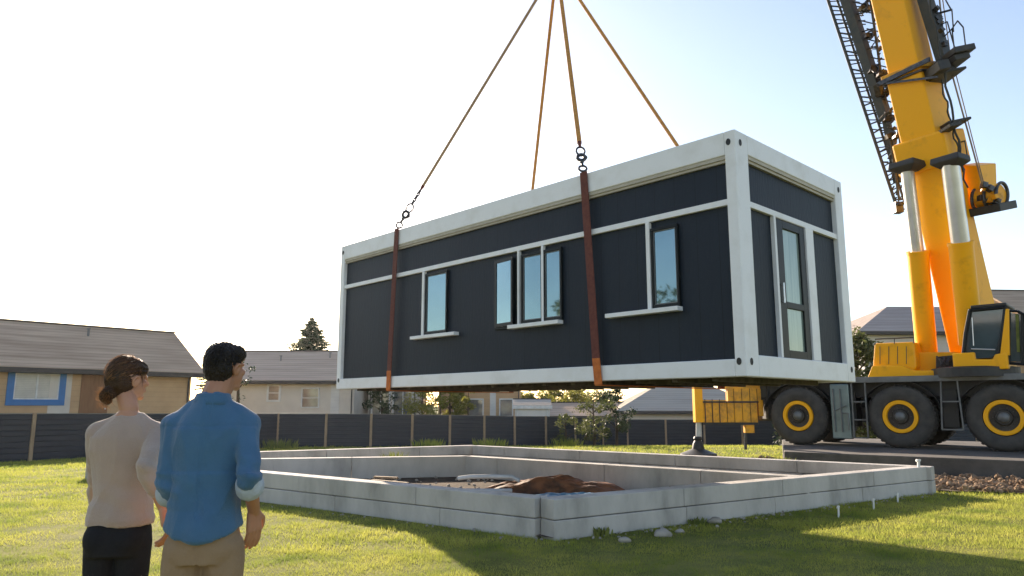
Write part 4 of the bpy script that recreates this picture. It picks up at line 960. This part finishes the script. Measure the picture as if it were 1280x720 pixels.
# winch box
mb=MB(); q=[bpl(u,v,-.55) for u,v in ((1199,206),(1224,207),(1226,262),(1205,264))]; mb.loft([q,[p-BN*.9 for p in q]]); mb.build('winch_housing','yellow',crane,world=True,bevel=.03)
wn=empty('winch',(0,0,0),None,None); wn.parent=crane; wn.location=wm(crane).inverted()@bpl(1238,245,-.6); wn.rotation_euler=(0,0,-crane.rotation_euler.z)
mb=MB(); c=bpl(1237,246,-.6); mb.tube([c-RR*.28,c+RR*.28],.26,20); mb.build('drum','yellowdirty',wn,world=True,smooth=True)
mb=MB()
for k in (-.3,0,.3): mb.torus(c+RR*k,BN,UZ,.30,.045,24,8)
for k in range(6): mb.box(bpl(1226+k*4,random.uniform(230,258),-.35),(.12,.15,.14),Matrix.Rotation(random.random(),3,'Y'))
mb.build('flange','steel',wn,world=True)
mb=MB(); q=[bpl(u,v,-.25) for u,v in ((1209,262),(1249,254),(1251,264),(1211,272))]; mb.loft([q,[p-BN*.9 for p in q]]); mb.build('base_plate','black',wn,world=True,bevel=.02)
# ------------------------------------------------------------------ fence
fence=empty('panel_fence',(0,30,-.4),'long dark slate panel fence with pale wooden posts behind the lawn','fence')
FP=[(-24.5,13.5,1.32),(-21.6,16,1.30),(-18.3,19.3,1.27),(-15.03,23.2,1.24),(-13.6,26.6,1.20),(-12.0,30.2,1.16),(-10.52,33.2,1.13),(-8.36,33.25,1.12),(-6.39,33.5,1.11),(-4.62,34.2,1.07),(-2.93,34.8,1.04),(-1.34,35.5,1.01),(.12,36.3,.97),(1.69,37.1,.95),(3.25,38.2,.88),(4.85,39.6,.80),(6.41,41.2,.72),(8.6,41.4,.71),(10.75,41.4,.70),(12.9,41.5,.69),(15.0,41.5,.68),(17.2,41.5,.68),(19.4,41.5,.68),(21.6,41.5,.68),(23.8,41.5,.68),(26,41.5,.68),(28.2,41.5,.68),(30.4,41.5,.68),(32.6,41.5,.68)]
for i,(x,y,zt) in enumerate(FP):
    zb=tz(x,y)-.2; nxp=FP[min(i+1,len(FP)-1)]; pv=FP[max(i-1,0)]
    d=Vector((nxp[0]-pv[0],nxp[1]-pv[1],0)).normalized(); n=Vector((d.y,-d.x,0))
    mb=MB(); mb.beam((x,y,zb),(x,y,zt+.03),d,n,.055,.05); mb.build('post','postwood',fence,world=True,bevel=.008)
    if i<len(FP)-1:
        p=Vector((x,y,0));q=Vector((nxp[0],nxp[1],0)); d=(q-p).normalized(); n=Vector((d.y,-d.x,0)); p=p+d*.058; q=q-d*.058
        mb=MB(); K=9; prof=[]
        za,zc=zt,nxp[2]; ba,bc=tz(x,y)-.1,tz(nxp[0],nxp[1])-.1
        for k in range(K):
            for fr_,o_ in ((0.02,.0),(.10,.022),(.86,.022),(.96,.0)): prof.append(((k+fr_)/K,o_))
        r0=[Vector((p.x,p.y,ba+(za-ba)*t))+n*o_ for t,o_ in prof]; r1=[Vector((q.x,q.y,bc+(zc-bc)*t))+n*o_ for t,o_ in prof]
        r0+=[Vector((p.x,p.y,za))-n*.03,Vector((p.x,p.y,ba))-n*.03]; r1+=[Vector((q.x,q.y,zc))-n*.03,Vector((q.x,q.y,bc))-n*.03]
        mb.loft([r0,r1]); mb.build('panel','fencepanel',fence,world=True)
        mb=MB(); mb.beam(Vector((p.x,p.y,za+.012)),Vector((q.x,q.y,zc+.012)),n,UZ,.035,.014); mb.build('top_rail','greysteel',fence,world=True)
# ------------------------------------------------------------------ houses
def house(name,p,ang,L,D,ze,rise,wallm,roofm,label,wins=(),ov=.45,z0=-1.2,hip=False,fascia='darktrim',group=None,chim=None,garage=None):
    """p = front-left eave-wall corner, local x along the front, y away."""
    h=empty(name,(p[0],p[1],z0),label,'house',group,rz=ang); H_=ze-z0
    mb=MB(); g=rise*(1-.0)
    prof=[(0,0,0),(0,D,0),(0,D,H_),(0,D/2,H_+rise-.08),(0,0,H_)] if not hip else [(0,0,0),(0,D,0),(0,D,H_),(0,0,H_)]
    mb.loft([[(x+.0,y,z) for x,y,z in prof],[(x+L,y,z) for x,y,z in prof]]); mb.build('wall',wallm,h)
    sl_=rise/(D/2); t=.12
    if not hip:
        mb=MB()
        for sg in (0,1):
            ya,yb=(-ov,D/2) if sg==0 else (D+ov,D/2); za=H_-ov*sl_; zb=H_+rise
            r=[(-ov,ya,za),(-ov,yb,zb),(-ov,yb,zb+t),(-ov,ya,za+t)]
            mb.loft([r,[(L+ov,y,z) for _,y,z in r]])
        rf=mb.build('roof',roofm,h)
    else:
        mb=MB(); i_=D/2; za=H_-ov*sl_
        lo=[(-ov,-ov,za),(L+ov,-ov,za),(L+ov,D+ov,za),(-ov,D+ov,za)]; lot=[(x,y,z+t) for x,y,z in lo]; r1,r2=(i_,D/2,H_+rise+t),(L-i_,D/2,H_+rise+t)
        mb.add(lo+lot+[r1,r2],[(3,2,1,0),(0,1,5,4),(1,2,6,5),(2,3,7,6),(3,0,4,7),(4,5,9,8),(5,6,9),(6,7,8,9),(7,4,8)]); rf=mb.build('roof',roofm,h)
    mb=MB(); za=H_-ov*sl_; mb.b2((-ov-.02,-ov-.05,za-.10),(L+ov+.02,-ov-.004,za+t*.8)); 
    mb.b2((-ov,-ov,za-.10),(L+ov,-.004,za-.06)); mb.build('fascia',fascia,rf)
    if not hip:
        mb=MB(); mb.b2((-ov,D/2-.12,H_+rise+t-.03),(L+ov,D/2+.12,H_+rise+t+.03)); mb.build('ridge_cap','darktrim',rf)
    if chim:
        mb=MB(); mb.b2((chim,D/2-.3,H_+rise-.4),(chim+.5,D/2+.3,H_+rise+.7)); mb.build('chimney','beigewall',rf)
    for xx in (.15,L-.15):
        mb=MB(); mb.tube([(xx,-.06,.1),(xx,-.06,H_-ov*sl_-.15),(xx,-ov+.05,H_-ov*sl_-.05)],.035,8); mb.build('downpipe',fascia,h)
    if not hip and L>7:
        for fx,fy in ((.35,.30),(.72,.36)):
            zz=H_+rise*(fy*2)+.1; mb=MB(); mb.tube([(L*fx,D*fy,zz-.1),(L*fx,D*fy,zz+.32)],.05,8); mb.tube([(L*fx,D*fy,zz+.30),(L*fx,D*fy,zz+.36)],.085,8); mb.build('vent_pipe','greysteel',rf)
    for wd in wins:
        x0,x1,a,b_=wd[:4]; kind=wd[4] if len(wd)>4 else 'window'; fm=wd[5] if len(wd)>5 else 'whitetrim'; fw=wd[6] if len(wd)>6 else .07
        a-=z0;b_-=z0
        if kind=='door':
            mb=MB(); mb.b2((x0,-.05,a),(x1,-.003,b_)); dd=mb.build('door',wd[5],h,bevel=.01)
            mb=MB(); mb.ell(((x1-.1),-.08,(a+b_)/2),.035); mb.build('handle','chrome',dd); continue
        if kind=='panel':
            mb=MB(); mb.b2((x0,-.03,a),(x1,-.003,b_)); mb.build('wall_panel',wd[5],h); continue
        mb=MB(); o=.06
        mb.b2((x0-fw,-o,b_),(x1+fw,-.003,b_+fw)); mb.b2((x0-fw,-o,a-fw),(x1+fw,-.003,a)); mb.b2((x0-fw,-o,a),(x0,-.003,b_)); mb.b2((x1,-o,a),(x1+fw,-.003,b_))
        f=mb.build('window',fm,h,bevel=.006)
        mb=MB(); mb.b2((x0,-.02,a),(x1,-.004,b_)); mb.build('pane',wd[7] if len(wd)>7 else 'houseglass',f)
        mb=MB(); xm=(x0+x1)/2
        if kind=='slide': mb.b2((xm-.03,-.045,a),(xm+.03,-.021,b_)); e=.04; mb.b2((x0,-.043,a),(x0+e,-.021,b_)); mb.b2((x1-e,-.043,a),(x1,-.021,b_)); mb.b2((x0+e,-.043,a),(xm-.03,-.021,a+e)); mb.b2((xm+.03,-.043,a),(x1-e,-.021,a+e)); mb.b2((x0+e,-.043,b_-e),(xm-.03,-.021,b_)); mb.b2((xm+.03,-.043,b_-e),(x1-e,-.021,b_))
        else: mb.b2((x0,-.045,(a+b_)/2-.025),(x1,-.021,(a+b_)/2+.025))
        mb.build('sash_bar','whitetrim',f)
    return h
# left tan house: right corner of front wall at (-14.65,34), direction towards it (.65,.76)
aL=math.atan2(.76,.65); dl=Vector((math.cos(aL),math.sin(aL))); rc=Vector((-14.9,34.0)); LL=13.5; pl=rc-dl*LL
def onh(u,v,p=pl,d=dl):   # pixel -> (x along facade, z)
    r=ray(u,v); n=Vector((-d.y,d.x)); t=(p.x*n.x+p.y*n.y)/(r.x*n.x+r.y*n.y); P=Vector((r.x*t,r.y*t)); return (P-p).dot(d), CAMH+r.z*t
wa=onh(14,462);wb=onh(77,501);da=onh(103,460);db=onh(131,540)
house('tan_house',pl,aL,LL,6.2,3.15,1.85,'tanwall','roofA','tan sided bungalow with a blue framed window and grey-brown roof at far left',
 wins=[(wa[0]+.15,wb[0]-.15,wb[1]+.05,wa[1]-.12,'slide','bluetrim',.24,'blind'),(da[0],db[0],-.2,da[1]-.1,'door','browndoor'),(da[0]-1.15,da[0]-.35,.2,da[1]-.15,'panel','beigewall')],ov=.45)
# middle beige house
aM=math.atan2(-.05,1); 
def onY(u,v,Y): p=at(u,v,Y); return p.x,p.z
pm=(-17.6,44.0)
w1=onY(343,491,44);w2=onY(388,497,44)
house('beige_house',pm,0,8.15,8.2,3.1,1.85,'beigewall','roofB','beige stucco bungalow with two small windows and light brown roof behind the man',
 wins=[(w1[0]+17.6-.33,w1[0]+17.6+.27,w1[1]-.42,w1[1]+.40,'window','whitetrim',.12),(w2[0]+17.6-.47,w2[0]+17.6+.47,w2[1]-.55,w2[1]+.52,'window','whitetrim',.07),(6.75,7.25,1.0,2.75,'panel','whitewall')],ov=.5)
house('glazed_house',(-9.1,46.5),0,3.1,5,3.2,1.2,'beigewall','roofB','low house with dark glass doors seen under the left end of the hanging house',
 wins=[(.25,1.35,-.7,2.45,'slide','whitetrim',.06),(1.6,2.8,-.7,2.45,'slide','whitetrim',.06)],ov=.3)
house('olive_house',(-5.0,50),0,5.6,5,3.0,1.2,'tanwall','roofB','tan house with pale columns behind the fence centre',
 wins=[(1.0,1.5,-.8,2.3,'panel','beigewall'),(2.1,3.0,-.3,1.9,'window','whitetrim',.08),(3.5,3.9,-.8,2.4,'panel','whitewall'),(4.2,5.0,-.3,1.9,'window','whitetrim',.08)],ov=.3)
house('garden_shed',(.18,44.5),0,2.1,2.4,1.45,.35,'whitewall','roofC','small white garden shed with a pale roof behind the fence',ov=.12,fascia='whitetrim')
house('low_house',(2.0,49),0,5.4,5,.85,.75,'beigewall','roofB','low building with reddish-brown roof just above the fence',ov=.4)
house('pale_roof_house',(7.0,47),R(-2),9.0,7.5,1.28,2.0,'beigewall','roofC','low house with a wide pale roof above the fence right of centre',ov=.4,hip=True)
house('grey_roof_house',(23.2,48),R(2),15,8.5,6.5,2.0,'whitewall','roofD','white house with a wide slate grey roof behind the crane',ov=.6,hip=True,wins=[(12.0,12.9,1.8,3.6,'window','whitetrim',.08)])
house('brown_roof_house',(31.5,43.8),R(4),10,7,6.9,2.0,'tanwall','roofA','brown roofed house rising right of the crane boom',ov=.5,wins=[(1,2.2,2.6,3.9,'window','whitetrim',.08)])
print('T pretree',time.time()-T0)
# ------------------------------------------------------------------ trees
def leaves(mb,c,r,n,s,flat=.8):
    for i in range(n):
        d=Vector((random.gauss(0,1),random.gauss(0,1),random.gauss(0,1))); d=d.normalized()*random.random()**.45
        p=Vector(c)+Vector((d.x*r,d.y*r,d.z*r*flat)); a=Vector((random.gauss(0,1),random.gauss(0,1),random.gauss(0,.7))).normalized(); b_=a.orthogonal().normalized(); b_=(b_*math.cos(i)+a.cross(b_)*math.sin(i))
        k=s*random.uniform(.5,1.3); mb.add([p-a*k,p+b_*k*.45,p+a*k,p-b_*k*.45],[(0,1,2,3)])
def tree(name,x,y,h,cr,leafm,label,base=.3,nc_=40,nl=90,ls=.10,group=None,clr=.38,z0=None,shape=1.0):
    z=tz(x,y) if z0 is None else z0
    t=empty(name,(x,y,z),label,'tree',group); mb=MB()
    tr=max(.05,h*.022); mb.tube([(x,y,z-.2),(x+.05*h*.2,y,z+h*.35),(x-.03*h*.3,y+.1,z+h*.65),(x,y,z+h*.92)],[tr*1.3,tr,tr*.6,tr*.2],9)
    cb=MB()
    for i in range(nc_):
        f=random.random(); zz=z+h*(base+(1-base)*f); prof=math.sin(min(1,(f*.9+.12))*math.pi)**.6*shape
        a=random.random()*6.28; rr=cr*prof*random.uniform(.35,1.0); px,py=x+math.cos(a)*rr,y+math.sin(a)*rr
        leaves(cb,(px,py,zz),cr*clr*random.uniform(.6,1.2),nl,ls)
        if i%3==0: mb.tube([(x,y,zz-rr*.5),((x+px)/2,(y+py)/2,zz-rr*.15),(px,py,zz)],[tr*.4,tr*.25,tr*.1],5)
    mb.build('trunk','bark',t,world=True,smooth=True); cb.build('crown',leafm,t,world=True); return t
def conifer(x,y,z,h,cr,label,base=.12,lv=26,m='leafpine',zb=None,n_=None):
    t=empty('conifer',(x,y,z),label,'tree'); mb=MB(); mb.tube([(x,y,z-.3),(x,y,z+h)],[h*.018,h*.003],8); cb=MB()
    for i in range(lv):
        f=i/(lv-1); zz=z+h*(base+(.97-base)*f); L=cr*(1-f)**.85*random.uniform(.75,1.15)+.12; nb=9
        for k in range(nb):
            a=k*6.283/nb+i*1.3+random.uniform(-.2,.2); l=L*random.uniform(.6,1.1); ex=Vector((math.cos(a)*l,math.sin(a)*l,-l*.12+l*l*.03))
            mb.tube([(x,y,zz),Vector((x,y,zz))+ex],[.02,.006],4)
            for q in range(int(5+l*8)):
                s=random.uniform(.2,1.02); c=Vector((x,y,zz))+ex*s; leaves(cb,c,.14+.12*l*(1.1-s),7,.10,.6)
    mb.build('trunk','bark',t,world=True); cb.build('crown',m,t,world=True)
conifer(-16.6,60,-1,9.9,4.6,'pointed conifer rising behind the beige house roof',base=.30,lv=30)
conifer(-25.2,62,-1,7.9,1.5,'thin small conifer tip behind the houses above the man',base=.5,lv=14)
tree('bush',-12.4,57,6.3,.9,'leafpine','small dark treetop beside the pointed conifer at the roof line',nc_=14,nl=60,ls=.1)
tree('slender_tree',-14.75,39.5,5.0,1.0,'leafdark','slender sparse tree showing behind the man, in front of the beige house',base=.45,nc_=16,nl=14,ls=.09,clr=.35)
tree('tree',-7.6,43.0,3.6,1.0,'leafdark','dark leafy tree in front of the glass doors under the left of the house',nc_=26,ls=.09)
tree('golden_tree',-5.3,43.5,3.7,1.35,'leafgold','sunlit yellow-green tree beyond the fence right of the left strap',nc_=34,ls=.09)
tree('golden_tree',-2.6,44,3.5,.6,'leafgold','narrow yellow-green shrub before the tan house with columns',nc_=16,ls=.08)
for i,(x,y,h,r_,lab) in enumerate(((1.2,56,3.4,1.2,'yellow-green treetop left of the shed roof in the far row'),(3.2,56,3.7,1.3,'tall yellow-green treetop in the middle of the far row'),(5.4,56.5,3.5,1.3,'yellow-green treetop at the right end of the far row'),(4.3,58,4.2,1.2,'darker yellow treetop standing behind the far row'))):
    tree('tree',x,y,h,r_,'leafgold' if i!=3 else 'leafmid',lab,nc_=26,ls=.12)
tree('dark_shrub',4.0,36.0,2.6,1.0,'leafmid','dark airy shrub with thin stems in front of the fence right of centre',base=.15,nc_=30,nl=45,ls=.08,clr=.35)
tree('dark_shrub',5.3,37.6,2.9,.9,'leafdark','second dark shrub close to the fence beside a corner post',base=.15,nc_=30,nl=55,ls=.08)
tree('dark_shrub',2.6,35.9,1.5,.65,'leafmid','low grey-green shrub in front of the fence panels',base=.1,nc_=16,nl=50,ls=.07)
tree('hedge_bush',15.9,33.5,5.0,1.5,'leafmid','large olive bush between the hanging house and the crane cover',base=.05,nc_=60,nl=110,ls=.11,clr=.4)
tree('hedge_bush',17.9,34.5,4.2,1.6,'leafmid','lower olive bush behind the yellow engine cover',base=.05,nc_=50,nl=110,ls=.11,clr=.4)
tree('hedge_bush',14.2,37,3.4,1.5,'leafdark','dark green bush hidden behind the right edge of the hanging house',base=.05,nc_=40,nl=90,ls=.11)
tree('tree',21.5,58,9.3,1.3,'leafmid','pale treetop at the left end of the grey roof',nc_=20,ls=.12)
for i,(x,y,h,r_,m_,lab) in enumerate(((-8.2,52,4.2,1.6,'leafdark','dark tree behind the glazed house'),(-4.0,47.5,3.9,1.2,'leafgold','yellow-green tree just behind the golden tree'),(2.2,52.5,3.2,1.5,'leafgold','broad yellow-green tree directly right of the shed roof'),(4.4,52.6,3.4,1.4,'leafgold','broad yellow-green tree behind the low brown roof'),(6.8,54,3.4,1.4,'leafdark','dark green tree left of the wide pale roof'))):
    tree('tree',x,y,h,r_,m_,lab,nc_=34,ls=.12)
tree('tree',-30,1.5,10.5,2.6,'leafmid','broad tree left of the lawn, mirrored in the house windows',nc_=46,ls=.2)
tree('tree',-31,8,9.6,2.4,'leafmid','second tree left of the lawn beside the broad one',nc_=40,ls=.2)
print('T end',time.time()-T0)
#HAZE
hb_=MB(); hb_.b2((-120,-60,-9),(120,140,75)); hz=hb_.build('haze','stone',kind='stuff',label='thin sunlit air over the lawn and houses')
hm=bpy.data.materials.new('haze_air'); hm.use_nodes=True; t_=hm.node_tree; t_.nodes.remove(t_.nodes['Principled BSDF']); pv=t_.nodes.new('ShaderNodeVolumePrincipled')
pv.inputs['Color'].default_value=(.95,.96,1,1); pv.inputs['Density'].default_value=.00012; pv.inputs['Anisotropy'].default_value=.55
t_.links.new(pv.outputs[0],t_.nodes['Material Output'].inputs['Volume']); hz.data.materials.clear(); hz.data.materials.append(hm)
